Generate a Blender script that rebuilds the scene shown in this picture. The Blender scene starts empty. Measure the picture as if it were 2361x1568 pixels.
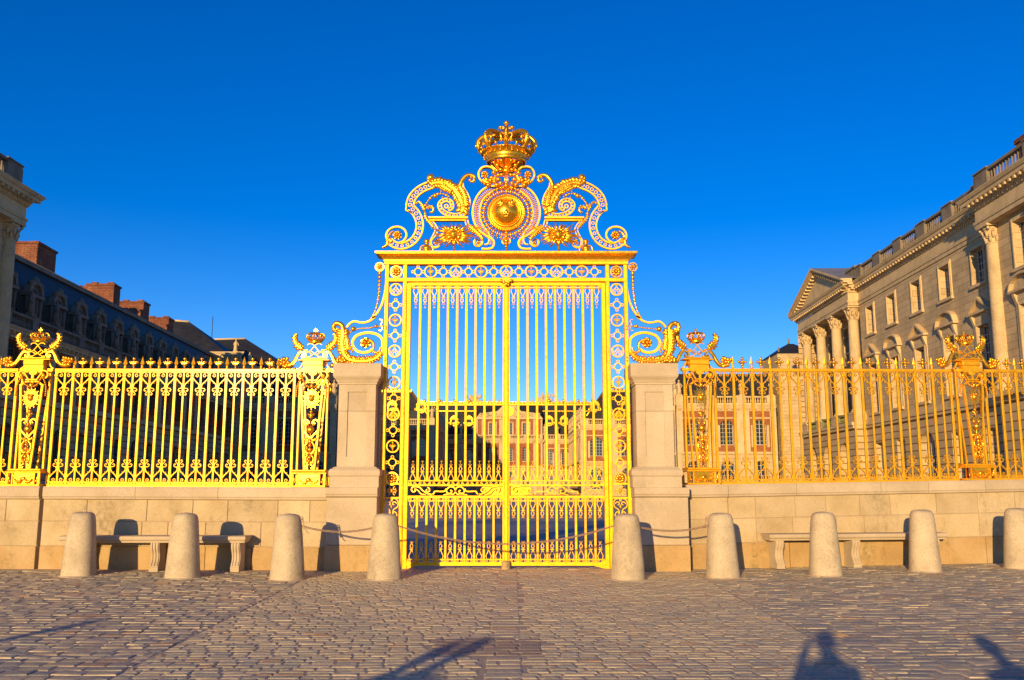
import bpy, math, random
from math import sin, cos, pi, radians, atan2, hypot, sqrt
from mathutils import Vector, Matrix
random.seed(7)
S = bpy.context.scene
COL = S.collection

# ------------------------------------------------------------------ camera
PITCH = radians(9.2); FPX = 2112.0
CX, CY, CZ = 0.11, -16.46, 1.376
cd = bpy.data.cameras.new('camera'); cam = bpy.data.objects.new('camera', cd); COL.objects.link(cam)
cam.location = (CX, CY, CZ); cam.rotation_euler = (pi/2 + PITCH, 0, 0)
cd.sensor_width = 36; cd.sensor_fit = 'HORIZONTAL'; cd.lens = 36*FPX/2361; cd.clip_end = 3000; cd.clip_start = .1
S.camera = cam

# ------------------------------------------------------------------ light
SUN_EL, SUN_AZ = radians(8.5), radians(17.6)      # light travels towards +Y, drifting to +X
w = bpy.data.worlds.new("World"); S.world = w; w.use_nodes = True
nt = w.node_tree; nt.nodes.clear()
sky = nt.nodes.new('ShaderNodeTexSky'); sky.sky_type = 'NISHITA'; sky.sun_disc = False
sky.sun_elevation = SUN_EL
sky.altitude = 1800; sky.air_density = 1.0; sky.dust_density = 0.0; sky.ozone_density = 3.0
# direction towards the sun, in the horizontal plane
dsx, dsy = -sin(SUN_AZ), -cos(SUN_AZ)
sky.sun_rotation = atan2(dsx, dsy)
hs = nt.nodes.new('ShaderNodeHueSaturation'); hs.inputs['Saturation'].default_value = 1.32; hs.inputs['Value'].default_value = 1.1
hs.inputs['Hue'].default_value = .52
bg = nt.nodes.new('ShaderNodeBackground'); bg.inputs['Strength'].default_value = 0.15
wo = nt.nodes.new('ShaderNodeOutputWorld')
nt.links.new(sky.outputs[0], hs.inputs['Color']); nt.links.new(hs.outputs[0], bg.inputs[0]); nt.links.new(bg.outputs[0], wo.inputs[0])
sl = bpy.data.lights.new('sun', 'SUN'); sl.energy = 5.0; sl.angle = radians(.5); sl.color = (1.0, .70, .34)
sun = bpy.data.objects.new('sun', sl); COL.objects.link(sun); sun.location = (-20, -60, 30)
dv = Vector((sin(SUN_AZ)*cos(SUN_EL), cos(SUN_AZ)*cos(SUN_EL), -sin(SUN_EL)))
sun.rotation_euler = dv.to_track_quat('-Z', 'Y').to_euler()
S.view_settings.view_transform = 'Standard'; S.view_settings.look = 'None'
S.view_settings.exposure = 0.26; S.view_settings.gamma = 1

# ------------------------------------------------------------------ pixel helper: photo point -> world point at depth Y
def P(x, y, Y=0.0):
    v = x-1180.5; u = -(y-784); c, s = cos(PITCH), sin(PITCH)
    f = FPX*c-u*s; up = FPX*s+u*c; t = (Y-CY)/f
    return (CX+v*t, CZ+up*t)

def gz(x, y):
    z = -.01 + (.0166*max(y, -19) if y < 0 else 0)
    k = max(0, min(1, (y+30)/10))*max(0, min(1, (40-y)/20))
    z += k*(.008*max(0, min(x, 14)-4)+.003*max(0, -max(x, -12)-3))
    return z

# ------------------------------------------------------------------ materials
def newmat(name):
    m = bpy.data.materials.new(name); m.use_nodes = True
    b = m.node_tree.nodes['Principled BSDF']
    return m, m.node_tree, b
def N(nt, t, **kw):
    n = nt.nodes.new('ShaderNode'+t)
    for k, v in kw.items(): setattr(n, k, v)
    return n
def ramp(nt, src, stops):
    r = N(nt, 'ValToRGB'); e = r.color_ramp.elements
    while len(e) < len(stops): e.new(.5)
    for i, (p, c) in enumerate(stops): e[i].position = p; e[i].color = (*c, 1)
    nt.links.new(src, r.inputs[0]); return r
def mixc(nt, f, a, b, mode='MIX'):
    m = N(nt, 'Mix', data_type='RGBA', blend_type=mode)
    for s, i in ((f, 0), (a, 6), (b, 7)):
        if hasattr(s, 'links') or hasattr(s, 'is_linked'): nt.links.new(s, m.inputs[i])
        elif i == 0: m.inputs[0].default_value = s
        else: m.inputs[i].default_value = (*s, 1)
    return m.outputs[2]
def noise(nt, scale, detail=4, rough=.55, vec=None, w=None):
    n = N(nt, 'TexNoise'); n.inputs['Scale'].default_value = scale; n.inputs['Detail'].default_value = detail
    n.inputs['Roughness'].default_value = rough
    if vec is not None: nt.links.new(vec, n.inputs['Vector'])
    return n.outputs[0]
def gpos(nt):
    g = N(nt, 'NewGeometry'); return g
def bump(nt, b, h, strength=.3, dist=.01, prev=None):
    n = N(nt, 'Bump'); n.inputs['Strength'].default_value = strength; n.inputs['Distance'].default_value = dist
    nt.links.new(h, n.inputs['Height'])
    if prev is not None: nt.links.new(prev, n.inputs['Normal'])
    nt.links.new(n.outputs[0], b.inputs['Normal']); return n.outputs[0]

def stone(name, c1, c2, c3, island=.25, scale=2.0, rough=.85, pits=60, bs=.4, stain=(.12, .1, .06), stain_amt=.0, courses=None, bd=.01):
    m, nt, b = newmat(name); g = gpos(nt); pos = g.outputs['Position']
    n1 = noise(nt, scale, 6, .6, pos); r = ramp(nt, n1, [(.3, c1), (.5, c2), (.72, c3)])
    col = r.outputs[0]
    isl = ramp(nt, g.outputs['Random Per Island'], [(0, (1-island,)*3), (1, (1+island*.35, 1+island*.3, 1+island*.2))])
    col = mixc(nt, 1.0, col, isl.outputs[0], 'MULTIPLY')
    n2 = noise(nt, pits, 5, .7, pos); rp = ramp(nt, n2, [(.32, (.62, .58, .52)), (.5, (1, 1, 1))])
    col = mixc(nt, .7, col, rp.outputs[0], 'MULTIPLY')
    if stain_amt:
        mp = N(nt, 'Mapping'); mp.inputs['Scale'].default_value = (1, 1, .35); nt.links.new(pos, mp.inputs[0])
        n3 = noise(nt, 1.3, 7, .7, mp.outputs[0]); r3 = ramp(nt, n3, [(.56-.1*stain_amt, (0, 0, 0)), (.70-.1*stain_amt, (1, 1, 1))])
        n4 = noise(nt, 14, 5, .7, pos); r4 = ramp(nt, n4, [(.4, (0, 0, 0)), (.62, (1, 1, 1))])
        mm = N(nt, 'Math', operation='MULTIPLY'); nt.links.new(r3.outputs[0], mm.inputs[0]); nt.links.new(r4.outputs[0], mm.inputs[1])
        m2 = N(nt, 'Math', operation='MULTIPLY'); nt.links.new(mm.outputs[0], m2.inputs[0]); m2.inputs[1].default_value = stain_amt
        col = mixc(nt, m2.outputs[0], col, stain)
    h = n2
    if courses:
        tc = N(nt, 'TexCoord'); br = N(nt, 'TexBrick')
        sx = N(nt, 'SeparateXYZ'); cb = N(nt, 'CombineXYZ'); nt.links.new(tc.outputs['Object'], sx.inputs[0])
        ad = N(nt, 'Math', operation='ADD'); nt.links.new(sx.outputs[0], ad.inputs[0]); nt.links.new(sx.outputs[1], ad.inputs[1])
        nt.links.new(ad.outputs[0], cb.inputs[0]); nt.links.new(sx.outputs[2], cb.inputs[1]); nt.links.new(cb.outputs[0], br.inputs['Vector'])
        br.inputs['Scale'].default_value = 1; br.inputs['Brick Width'].default_value = courses[0]; br.inputs['Row Height'].default_value = courses[1]
        br.inputs['Mortar Size'].default_value = courses[2]; br.inputs['Color1'].default_value = (1, 1, 1, 1); br.inputs['Color2'].default_value = (.8, .8, .8, 1)
        br.inputs['Mortar'].default_value = (*courses[3], 1); br.offset = .5
        col = mixc(nt, 1.0, col, br.outputs[0], 'MULTIPLY')
        inv = N(nt, 'Math', operation='SUBTRACT'); inv.inputs[0].default_value = 1; nt.links.new(br.outputs['Fac'], inv.inputs[1])
        p = bump(nt, b, n2, bs, bd); bump(nt, b, inv.outputs[0], .6, .03, p)
    else:
        bump(nt, b, n2, bs, bd)
    nt.links.new(col, b.inputs['Base Color']); b.inputs['Roughness'].default_value = rough
    b.inputs['Specular IOR Level'].default_value = .25
    return m

def gold(name, base, rough, wear=.12):
    m, nt, b = newmat(name); g = gpos(nt); pos = g.outputs['Position']
    n1 = noise(nt, 9, 5, .6, pos)
    r = ramp(nt, n1, [(.3, tuple(c*.82 for c in base)), (.55, base), (.8, tuple(min(1, c*1.06) for c in base))])
    nt.links.new(r.outputs[0], b.inputs['Base Color']); b.inputs['Metallic'].default_value = .86
    n2 = noise(nt, 25, 4, .6, pos); r2 = ramp(nt, n2, [(.3, (rough-wear*.5,)*3), (.7, (rough+wear,)*3)])
    nt.links.new(r2.outputs[0], b.inputs['Roughness'])
    b.inputs['Coat Weight'].default_value = .22; b.inputs['Coat Roughness'].default_value = .22; b.inputs['Coat Tint'].default_value = (1, .93, .75, 1)
    bump(nt, b, noise(nt, 55, 3, .6, pos), .25, .004)
    return m

GOLD = gold('gilded_iron', (1.0, .55, .018), .58)
GOLD2 = gold('gilded_relief', (1.0, .50, .025), .28)
WALLST = stone('limestone_blocks', (.46, .34, .17), (.55, .42, .23), (.60, .47, .28), .13, 1.6, .88, 55, .45, (.13, .105, .06), .6)
FOOTST = stone('ochre_limestone', (.42, .27, .11), (.50, .33, .14), (.56, .41, .21), .10, 1.4, .9, 55, .45, (.14, .12, .04), .6)  # more orange tone for the foot courses and the gate stop
PILLST = stone('limestone_dressed', (.46, .36, .22), (.54, .43, .28), (.59, .48, .32), .12, 1.3, .85, 70, .3, (.2, .17, .12), .35)
BOLST = stone('bollard_granite', (.44, .35, .22), (.55, .445, .285), (.62, .51, .33), .12, 3.0, .9, 36, .7, (.22, .16, .09), .5, None, .012)
BLDST = stone('wing_limestone', (.56, .40, .20), (.66, .48, .245), (.70, .52, .275), .1, .5, .9, 12, .25, (.2, .17, .12), .4, (1.5, .5, .018, (.62, .55, .46)), .03)
RUSTST = stone('rusticated_limestone', (.54, .38, .185), (.63, .455, .23), (.67, .49, .255), .1, .5, .9, 12, .25, (.2, .17, .12), .3, (40, .62, .05, (.35, .3, .25)), .03)
TRIMST = stone('carved_limestone', (.54, .39, .195), (.65, .475, .245), (.69, .515, .275), .08, .7, .9, 10, .3, (.16, .14, .11), .6, None, .03)
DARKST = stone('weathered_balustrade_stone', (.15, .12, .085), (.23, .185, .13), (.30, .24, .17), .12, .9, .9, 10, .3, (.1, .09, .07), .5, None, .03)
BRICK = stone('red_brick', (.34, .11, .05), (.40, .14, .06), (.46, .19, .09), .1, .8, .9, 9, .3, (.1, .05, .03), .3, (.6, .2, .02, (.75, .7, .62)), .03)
CHIM = stone('chimney_brick', (.20, .075, .045), (.30, .11, .06), (.40, .19, .10), .12, .9, .9, 6, .5, (.1, .06, .04), .5, (.55, .17, .025, (.5, .45, .4)), .04)
SLATE = stone('slate_roof', (.022, .022, .028), (.03, .031, .038), (.042, .043, .05), .1, .6, .55, 5, .3, (.03, .03, .03), .3, (.5, .28, .015, (.5, .5, .5)), .02)
GRASST = stone('leaded_roof', (.16, .17, .18), (.22, .22, .23), (.27, .27, .27), .1, .6, .6, 5, .2)
def plain(name, c, rough=.6, metal=0, nz=8, amt=.25):
    m, nt, b = newmat(name); g = gpos(nt)
    n = noise(nt, nz, 4, .6, g.outputs['Position'])
    r = ramp(nt, n, [(.3, tuple(x*(1-amt) for x in c)), (.7, tuple(min(1, x*(1+amt*.6)) for x in c))])
    nt.links.new(r.outputs[0], b.inputs['Base Color']); b.inputs['Roughness'].default_value = rough; b.inputs['Metallic'].default_value = metal
    return m
GLASS = plain('window_glass', (.03, .04, .055), .12, 0, 1.2, .3)
DIM = plain('dim_interior', (.05, .04, .03), .9)
FRAMEM = plain('window_paint', (.55, .52, .45), .6)
CHAIN = plain('rusty_iron', (.42, .28, .17), .7, .3, 40, .4)
IRON = plain('dark_iron', (.06, .05, .05), .6, .5)
LICHEN = plain('mossy_stone', (.22, .22, .08), .95)
SKIN = plain('skin', (.5, .32, .24), .6); CLOTH = plain('dark_cloth', (.05, .06, .09), .9); CLOTH2 = plain('grey_cloth', (.25, .25, .27), .9)
HAIR = plain('hair', (.05, .035, .02), .7)

def cobble(name, cols):
    m, nt, b = newmat(name); g = gpos(nt); pos = g.outputs['Position']
    r = N(nt, 'ValToRGB'); r.color_ramp.interpolation = 'CONSTANT'; e = r.color_ramp.elements
    while len(e) < len(cols): e.new(.5)
    for i, (p, c) in enumerate(cols): e[i].position = p; e[i].color = (*c, 1)
    nt.links.new(g.outputs['Random Per Island'], r.inputs[0])
    n1 = noise(nt, 22, 5, .65, pos); r1 = ramp(nt, n1, [(.3, (.72, .72, .74)), (.6, (1, 1, 1)), (.8, (1.12, 1.1, 1.05))])
    n0 = noise(nt, .7, 4, .6, pos); r0 = ramp(nt, n0, [(.35, (.8, .8, .84)), (.65, (1.08, 1.04, .98))])
    c = mixc(nt, 1, r.outputs[0], r1.outputs[0], 'MULTIPLY'); c = mixc(nt, .8, c, r0.outputs[0], 'MULTIPLY')
    nt.links.new(c, b.inputs['Base Color']); b.inputs['Roughness'].default_value = .62; b.inputs['Specular IOR Level'].default_value = .35
    bump(nt, b, n1, .5, .012)
    return m
COB1 = cobble('worn_setts', [(0, (.60, .50, .30)), (.2, (.64, .53, .31)), (.4, (.55, .475, .30)), (.55, (.68, .56, .34)), (.7, (.61, .50, .29)), (.84, (.50, .45, .30)), (.965, (.56, .39, .21))])
COB2 = cobble('rough_setts', [(0, (.52, .445, .28)), (.18, (.60, .50, .31)), (.36, (.42, .385, .27)), (.5, (.63, .52, .32)), (.66, (.54, .445, .27)), (.8, (.37, .35, .27)), (.965, (.53, .37, .21))])
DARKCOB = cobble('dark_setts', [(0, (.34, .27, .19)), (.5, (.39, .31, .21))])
m, nt_, b_ = newmat('sandy_ground'); g_ = gpos(nt_); n_ = noise(nt_, 3, 6, .65, g_.outputs['Position'])
r_ = ramp(nt_, n_, [(.3, (.42, .31, .20)), (.7, (.56, .42, .27))]); nt_.links.new(r_.outputs[0], b_.inputs['Base Color']); b_.inputs['Roughness'].default_value = .95
bump(nt_, b_, noise(nt_, 60, 5, .7, g_.outputs['Position']), .6, .01)
SAND = m
m, nt_, b_ = newmat('courtyard_setts'); g_ = gpos(nt_); br = N(nt_, 'TexBrick'); nt_.links.new(g_.outputs['Position'], br.inputs['Vector'])
br.inputs['Scale'].default_value = 1; br.inputs['Brick Width'].default_value = .22; br.inputs['Row Height'].default_value = .15; br.inputs['Mortar Size'].default_value = .012
br.inputs['Color1'].default_value = (.46, .39, .33, 1); br.inputs['Color2'].default_value = (.54, .45, .36, 1); br.inputs['Mortar'].default_value = (.16, .125, .09, 1)
n_ = noise(nt_, .35, 6, .7, g_.outputs['Position']); r_ = ramp(nt_, n_, [(.3, (.72, .72, .76)), (.7, (1.1, 1.05, 1))])
c_ = mixc(nt_, 1, br.outputs[0], r_.outputs[0], 'MULTIPLY'); nt_.links.new(c_, b_.inputs['Base Color']); b_.inputs['Roughness'].default_value = .8
bump(nt_, b_, noise(nt_, 7, 5, .7, g_.outputs['Position']), .8, .03)
COURT = m

# ------------------------------------------------------------------ mesh builder
class MB:
    def __init__(s): s.v = []; s.f = []; s.sm = []; s.mi = []; s.cur = 0
    def face(s, idx, sm=False): s.f.append(idx); s.sm.append(sm); s.mi.append(s.cur)
    def add(s, vs, fs, sm=False):
        o = len(s.v); s.v += [tuple(p) for p in vs]
        for f in fs: s.face([i+o for i in f], sm)
        return s
    def box(s, x0, x1, y0, y1, z0, z1):
        v = [(x, y, z) for z in (z0, z1) for y in (y0, y1) for x in (x0, x1)]
        return s.add(v, [(0, 2, 3, 1), (4, 5, 7, 6), (0, 1, 5, 4), (2, 6, 7, 3), (0, 4, 6, 2), (1, 3, 7, 5)])
    def bbox(s, x0, x1, y0, y1, z0, z1, b=.01):     # box with chamfered edges (stacked rings)
        rings = [(b, z0), (0, z0+b), (0, z1-b), (b, z1)]
        vs = []
        for i, z in rings:
            for (cx_, cy_, sx, sy) in ((x0, y0, 1, 1), (x1, y0, -1, 1), (x1, y1, -1, -1), (x0, y1, 1, -1)):
                vs += [(cx_+sx*(i), cy_+sy*(i+b), z), (cx_+sx*(i+b), cy_+sy*i, z)] if (sx*sy > 0) else [(cx_+sx*(i+b), cy_+sy*i, z), (cx_+sx*i, cy_+sy*(i+b), z)]
        fs = [tuple(range(7, -1, -1)), tuple(range(24, 32))]
        for k in range(3):
            for i in range(8):
                j = (i+1) % 8; fs.append((k*8+i, k*8+j, k*8+8+j, k*8+8+i))
        return s.add(vs, fs)
    def prism(s, poly, y0, y1):                     # polygon in x,z extruded in y
        n = len(poly); v = [(x, y0, z) for x, z in poly]+[(x, y1, z) for x, z in poly]
        return s.add(v, [tuple(range(n)), tuple(range(2*n-1, n-1, -1))]+[(i, i+n, (i+1) % n+n, (i+1) % n) for i in range(n)])
    def prismx(s, poly, x0, x1):                    # polygon in y,z extruded in x
        n = len(poly); v = [(x0, y, z) for y, z in poly]+[(x1, y, z) for y, z in poly]
        return s.add(v, [tuple(range(n)), tuple(range(2*n-1, n-1, -1))]+[(i, i+n, (i+1) % n+n, (i+1) % n) for i in range(n)])
    def lathe(s, prof, c=(0, 0, 0), n=12, sm=True, axis='z', cap=True):
        vs = []
        for r, h in prof:
            for k in range(n):
                a = 2*pi*k/n; p = (r*cos(a), r*sin(a), h)
                if axis == 'y': p = (p[0], -p[2], p[1])
                if axis == 'x': p = (p[2], p[0], p[1])
                vs.append((p[0]+c[0], p[1]+c[1], p[2]+c[2]))
        m_ = len(prof); o = len(s.v); s.v += vs
        for j in range(m_-1):
            for k in range(n):
                l = (k+1) % n; s.face([o+j*n+k, o+j*n+l, o+j*n+n+l, o+j*n+n+k], sm)
        if cap: s.face([o+k for k in range(n-1, -1, -1)]); s.face([o+(m_-1)*n+k for k in range(n)])
        return s
    def ell(s, c, r, ang=0, n=8, m=5):              # ellipsoid, rotated by ang in the x,z plane
        ca, sa = cos(ang), sin(ang); vs = []
        for j in range(1, m):
            t = pi*j/m
            for k in range(n):
                a = 2*pi*k/n; x, y, z = r[0]*sin(t)*cos(a), r[1]*sin(t)*sin(a), -r[2]*cos(t)
                vs.append((x, y, z))
        vs += [(0, 0, -r[2]), (0, 0, r[2])]
        vs = [(c[0]+x*ca-z*sa, c[1]+y, c[2]+x*sa+z*ca) for x, y, z in vs]
        fs = []
        for j in range(m-2):
            for k in range(n):
                l = (k+1) % n; fs.append((j*n+k, j*n+l, j*n+n+l, j*n+n+k))
        b = (m-1)*n
        for k in range(n):
            l = (k+1) % n; fs.append((b, l, k)); fs.append((b+1, (m-2)*n+k, (m-2)*n+l))
        return s.add(vs, fs, True)
    def tube(s, pts, r, n=6, r1=None, ry=None, closed=False):  # round tube through 3-D points, tapering r -> r1
        pts = [Vector(p) for p in pts]; m_ = len(pts); vs = []
        rr = r if isinstance(r, (list, tuple)) else [r+((r1 if r1 is not None else r)-r)*i/max(1, m_-1) for i in range(m_)]
        for i, p in enumerate(pts):
            if closed: t = pts[(i+1) % m_]-pts[i-1]
            else: t = pts[min(i+1, m_-1)]-pts[max(i-1, 0)]
            t = t.normalized() if t.length > 1e-9 else Vector((0, 0, 1))
            u = Vector((0, 1, 0)) if abs(t.y) < .9 else Vector((1, 0, 0))
            a = t.cross(u).normalized(); b = a.cross(t).normalized()
            for k in range(n):
                an = 2*pi*(k+.5)/n; vs.append(p+a*rr[i]*cos(an)+b*(ry if ry else rr[i])*sin(an))
        fs = []
        for i in range(m_ if closed else m_-1):
            j = (i+1) % m_
            for k in range(n):
                l = (k+1) % n; fs.append((i*n+k, i*n+l, j*n+l, j*n+k))
        if not closed: fs += [tuple(range(n-1, -1, -1)), tuple((m_-1)*n+k for k in range(n))]
        return s.add(vs, fs, n > 4)
    def rib(s, pts, w, d, y=0, w1=None, closed=False):          # flat bar following an x,z path: w wide in plane, d deep
        m_ = len(pts); vs = []
        for i, p in enumerate(pts):
            a = pts[(i+1) % m_] if closed else pts[min(i+1, m_-1)]; b = pts[i-1] if closed else pts[max(i-1, 0)]
            tx, tz = a[0]-b[0], a[1]-b[1]; L = hypot(tx, tz) or 1; nx, nz = -tz/L, tx/L
            ww = (w+((w1 if w1 is not None else w)-w)*i/max(1, m_-1))/2
            vs += [(p[0]-nx*ww, y-d/2, p[1]-nz*ww), (p[0]+nx*ww, y-d/2, p[1]+nz*ww), (p[0]+nx*ww, y+d/2, p[1]+nz*ww), (p[0]-nx*ww, y+d/2, p[1]-nz*ww)]
        fs = []
        for i in range(m_ if closed else m_-1):
            j = (i+1) % m_
            for k in range(4):
                l = (k+1) % 4; fs.append((i*4+k, i*4+l, j*4+l, j*4+k))
        if not closed: fs += [(3, 2, 1, 0), tuple((m_-1)*4+k for k in range(4))]
        return s.add(vs, fs)
    def ring(s, cx_, cz_, R, w=.02, d=.03, y=0, n=20):
        return s.rib([(cx_+R*cos(2*pi*k/n), cz_+R*sin(2*pi*k/n)) for k in range(n)], w, d, y, closed=True)
    def xf(s, f): s.v = [f(*p) for p in s.v]; return s
    def merge(s, o, f=lambda x, y, z: (x, y, z), flip=False):
        b = len(s.v); s.v += [f(*p) for p in o.v]
        for q, sm in zip(o.f, o.sm): s.face([i+b for i in (reversed(q) if flip else q)], sm)
        return s
    def mesh(s, name, mat):
        me = bpy.data.meshes.new(name); me.from_pydata(s.v, [], s.f)
        me.polygons.foreach_set('use_smooth', s.sm)
        for mm in (mat if isinstance(mat, (list, tuple)) else [mat]): me.materials.append(mm)
        if isinstance(mat, (list, tuple)): me.polygons.foreach_set('material_index', s.mi)
        me.update(); return me
    def build(s, name, mat, parent=None, loc=(0, 0, 0), rz=0, fix=False):
        me = s.mesh(name, mat)
        if fix:
            import bmesh
            bm = bmesh.new(); bm.from_mesh(me); bmesh.ops.recalc_face_normals(bm, faces=bm.faces); bm.to_mesh(me); bm.free()
        return inst(name, me, parent, loc, rz)
def inst(name, me, parent=None, loc=(0, 0, 0), rz=0):
    o = bpy.data.objects.new(name, me); COL.objects.link(o); o.location = loc; o.rotation_euler = (0, 0, rz)
    if parent: o.parent = parent
    return o
def tag(o, label=None, cat=None, group=None, kind=None):
    for k, v in (('label', label), ('category', cat), ('group', group), ('kind', kind)):
        if v: o[k] = v
    return o
def thing(name, label, cat, loc=(0, 0, 0), rz=0, group=None):
    o = bpy.data.objects.new(name, None); COL.objects.link(o); o.location = loc; o.rotation_euler = (0, 0, rz)
    o.empty_display_size = .3
    return tag(o, label, cat, group)
def spl(pts, k=6, closed=False):                    # Catmull-Rom, any dimension
    n = len(pts); out = []
    for i in range(n if closed else n-1):
        g = (lambda j: pts[j % n]) if closed else (lambda j: pts[max(0, min(n-1, j))])
        p0, p1, p2, p3 = g(i-1), g(i), g(i+1), g(i+2)
        for q in range(k):
            t = q/k
            out.append(tuple(.5*((2*b)+(-a+c)*t+(2*a-5*b+4*c-d)*t*t+(-a+3*b-3*c+d)*t**3) for a, b, c, d in zip(p0, p1, p2, p3)))
    if not closed: out.append(tuple(pts[-1]))
    return out
def spiral(cx_, cz_, r0, r1, a0, a1, n=20):
    return [(cx_+(r0+(r1-r0)*i/n)*cos(a0+(a1-a0)*i/n), cz_+(r0+(r1-r0)*i/n)*sin(a0+(a1-a0)*i/n)) for i in range(n+1)]
def t3(pts, y=0): return [(p[0], y, p[1]) for p in pts]

# ------------------------------------------------------------------ ornament helpers
XC = P(1166.9, 900)[0]
def Z1(x, y, Y=0): p = P(862.3+.25855*x, 251.8+.25855*y, Y); return (p[0]-XC, p[1])
def Z2(x, y, Y=0): p = P(862.3+.25855*x, 564.7+.25855*y, Y); return (p[0]-XC, p[1])
def Z3(x, y, Y=0): p = P(862.3+.27254*x, 915.7+.27254*y, Y); return (p[0]-XC, p[1])
PX = .001991        # metres per zoomed pixel near the gate
def z1s(pts): return [Z1(*p) for p in pts]
def offs(pts, d):
    out = []; m_ = len(pts)
    for i, p in enumerate(pts):
        a = pts[min(i+1, m_-1)]; b = pts[max(i-1, 0)]
        tx, tz = a[0]-b[0], a[1]-b[1]; L = hypot(tx, tz) or 1
        dd = d[min(i, len(d)-1)] if isinstance(d, list) else d
        out.append((p[0]-tz/L*dd, p[1]+tx/L*dd))
    return out
def arclen(pts, step, start=0):
    out = []; acc = -start; 
    for a, b in zip(pts, pts[1:]):
        L = hypot(b[0]-a[0], b[1]-a[1])
        while acc+L >= 0:
            t = -acc/L if L else 0
            out.append((a[0]+(b[0]-a[0])*t, a[1]+(b[1]-a[1])*t, atan2(b[1]-a[1], b[0]-a[0]))); acc -= step
        acc += L
    return out
def ladder(mb, pts, W, R, step, bw=.027, d=.055, tap=None):
    n = len(pts)
    ww = [W/2*(1-(1-tap)*i/(n-1)) for i in range(n)] if tap else [W/2]*n
    mb.rib(offs(pts, ww), bw, d); mb.rib(offs(pts, [-q for q in ww]), bw, d)
    for i, (x, z, a) in enumerate(arclen(pts, step, step*.5)):
        k = (1-(1-tap)*min(1, i*step/(n*hypot(pts[1][0]-pts[0][0], pts[1][1]-pts[0][1])+1e-6))) if tap else 1
        mb.ring(x, z, R*k, .012, .035, n=10)
def rosette(mb, x, z, R, y=-.03, n=6, d=.03):
    mb.ell((x, y-.012, z), (R*.28, d*.9, R*.28))
    for k in range(n):
        a = 2*pi*k/n; mb.ell((x+cos(a)*R*.62, y, z+sin(a)*R*.62), (R*.42, d*.7, R*.3), a, 6, 4)
    mb.lathe([(R*.25, -d*.5), (R*.95, -d*.3), (R*.95, 0)], (x, y+.02, z), 12, True, 'y')
def acanthus(mb, pts, w0, w1, y=-.02, step=.045, lob=.6, both=True, d=.045):
    n = len(pts)
    mb.tube(t3(pts, y), [w0+(w1-w0)*i/(n-1) for i in range(n)], 7, ry=d)
    mb.tube(t3(offs(pts, [(w0+(w1-w0)*i/(n-1))*.35 for i in range(n)]), y-d*.8), [(w0+(w1-w0)*i/(n-1))*.22 for i in range(n)], 5)
    mb.tube(t3(offs(pts, [-(w0+(w1-w0)*i/(n-1))*.35 for i in range(n)]), y-d*.8), [(w0+(w1-w0)*i/(n-1))*.22 for i in range(n)], 5)
    L = arclen(pts, step, step*.4); m_ = len(L)
    for i, (x, z, a) in enumerate(L):
        wd = w0+(w1-w0)*i/max(1, m_-1)
        for sg in ((1, -1) if both else (1,)):
            b = a+sg*.85; r = wd*(1.05+.2*((i*7) % 3-1))
            mb.ell((x-sin(a)*sg*wd*.95, y-.012*((i % 2)), z+cos(a)*sg*wd*.95), (r*1.0*lob/.6, d*.6, r*.52), b, 7, 5)
def bead_string(mb, pts, r, step, y=-.02):
    for x, z, a in arclen(pts, step): mb.ell((x, y, z), (r, r, r), 0, 6, 4)
def fleur(mb, x, z, s, y=0, d=.025):                # s = total height
    mb.ell((x, y, z+s*.40), (s*.14, d, s*.16), 0, 8, 5); mb.tube([(x, y, z-s*.1), (x, y, z+s*.3)], s*.09, 6, s*.07)
    for sg in (-1, 1):
        mb.tube(t3(spl([(x, z-s*.05), (x+sg*s*.14, z+s*.1), (x+sg*s*.27, z+s*.15), (x+sg*s*.33, z+s*.03), (x+sg*s*.25, z-s*.03)], 4), y), s*.06, 5)
        mb.ell((x+sg*s*.27, y, z+s*.07), (s*.11, d, s*.11), 0, 8, 4)
    mb.box(x-s*.2, x+s*.2, y-d, y+d, z-s*.1, z-s*.02)
    mb.ell((x, y, z-s*.22), (s*.16, d, s*.13), 0, 8, 4); mb.ell((x, y, z-s*.42), (s*.08, d*.8, s*.12), 0, 6, 4)
def monogram(mb, x, z, r, y=-.005):
    t = r*.07
    for sg in (-1, 1):
        mb.rib([(x+sg*a*r, z+b*r) for a, b in spl([(-.1, .9), (.08, .5), (.45, -.05), (.78, -.42)], 4)], t*1.6, .02, y)
        mb.rib([(x+sg*a*r, z+b*r) for a, b in spl([(-.62, -.2), (-.3, .18), (0, -.12), (.35, -.5), (.45, -.75)], 4)], t*1.4, .018, y-.003)
        mb.rib([(x+sg*a*r, z+b*r) for a, b in spl([(.1, -.85), (.5, -.45), (.8, -.1), (.85, .25)], 4)], t*1.2, .016, y+.003)

def ringlink(mb, x, z, R, vert, full=False):        # small ring with four little rings
    mb.ring(x, z, R, .018, .04, n=16)
    for a in range(4):
        mb.ring(x+cos(a*pi/2)*R*1.42, z+sin(a*pi/2)*R*1.42, R*.36, .012, .035, n=8)

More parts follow.
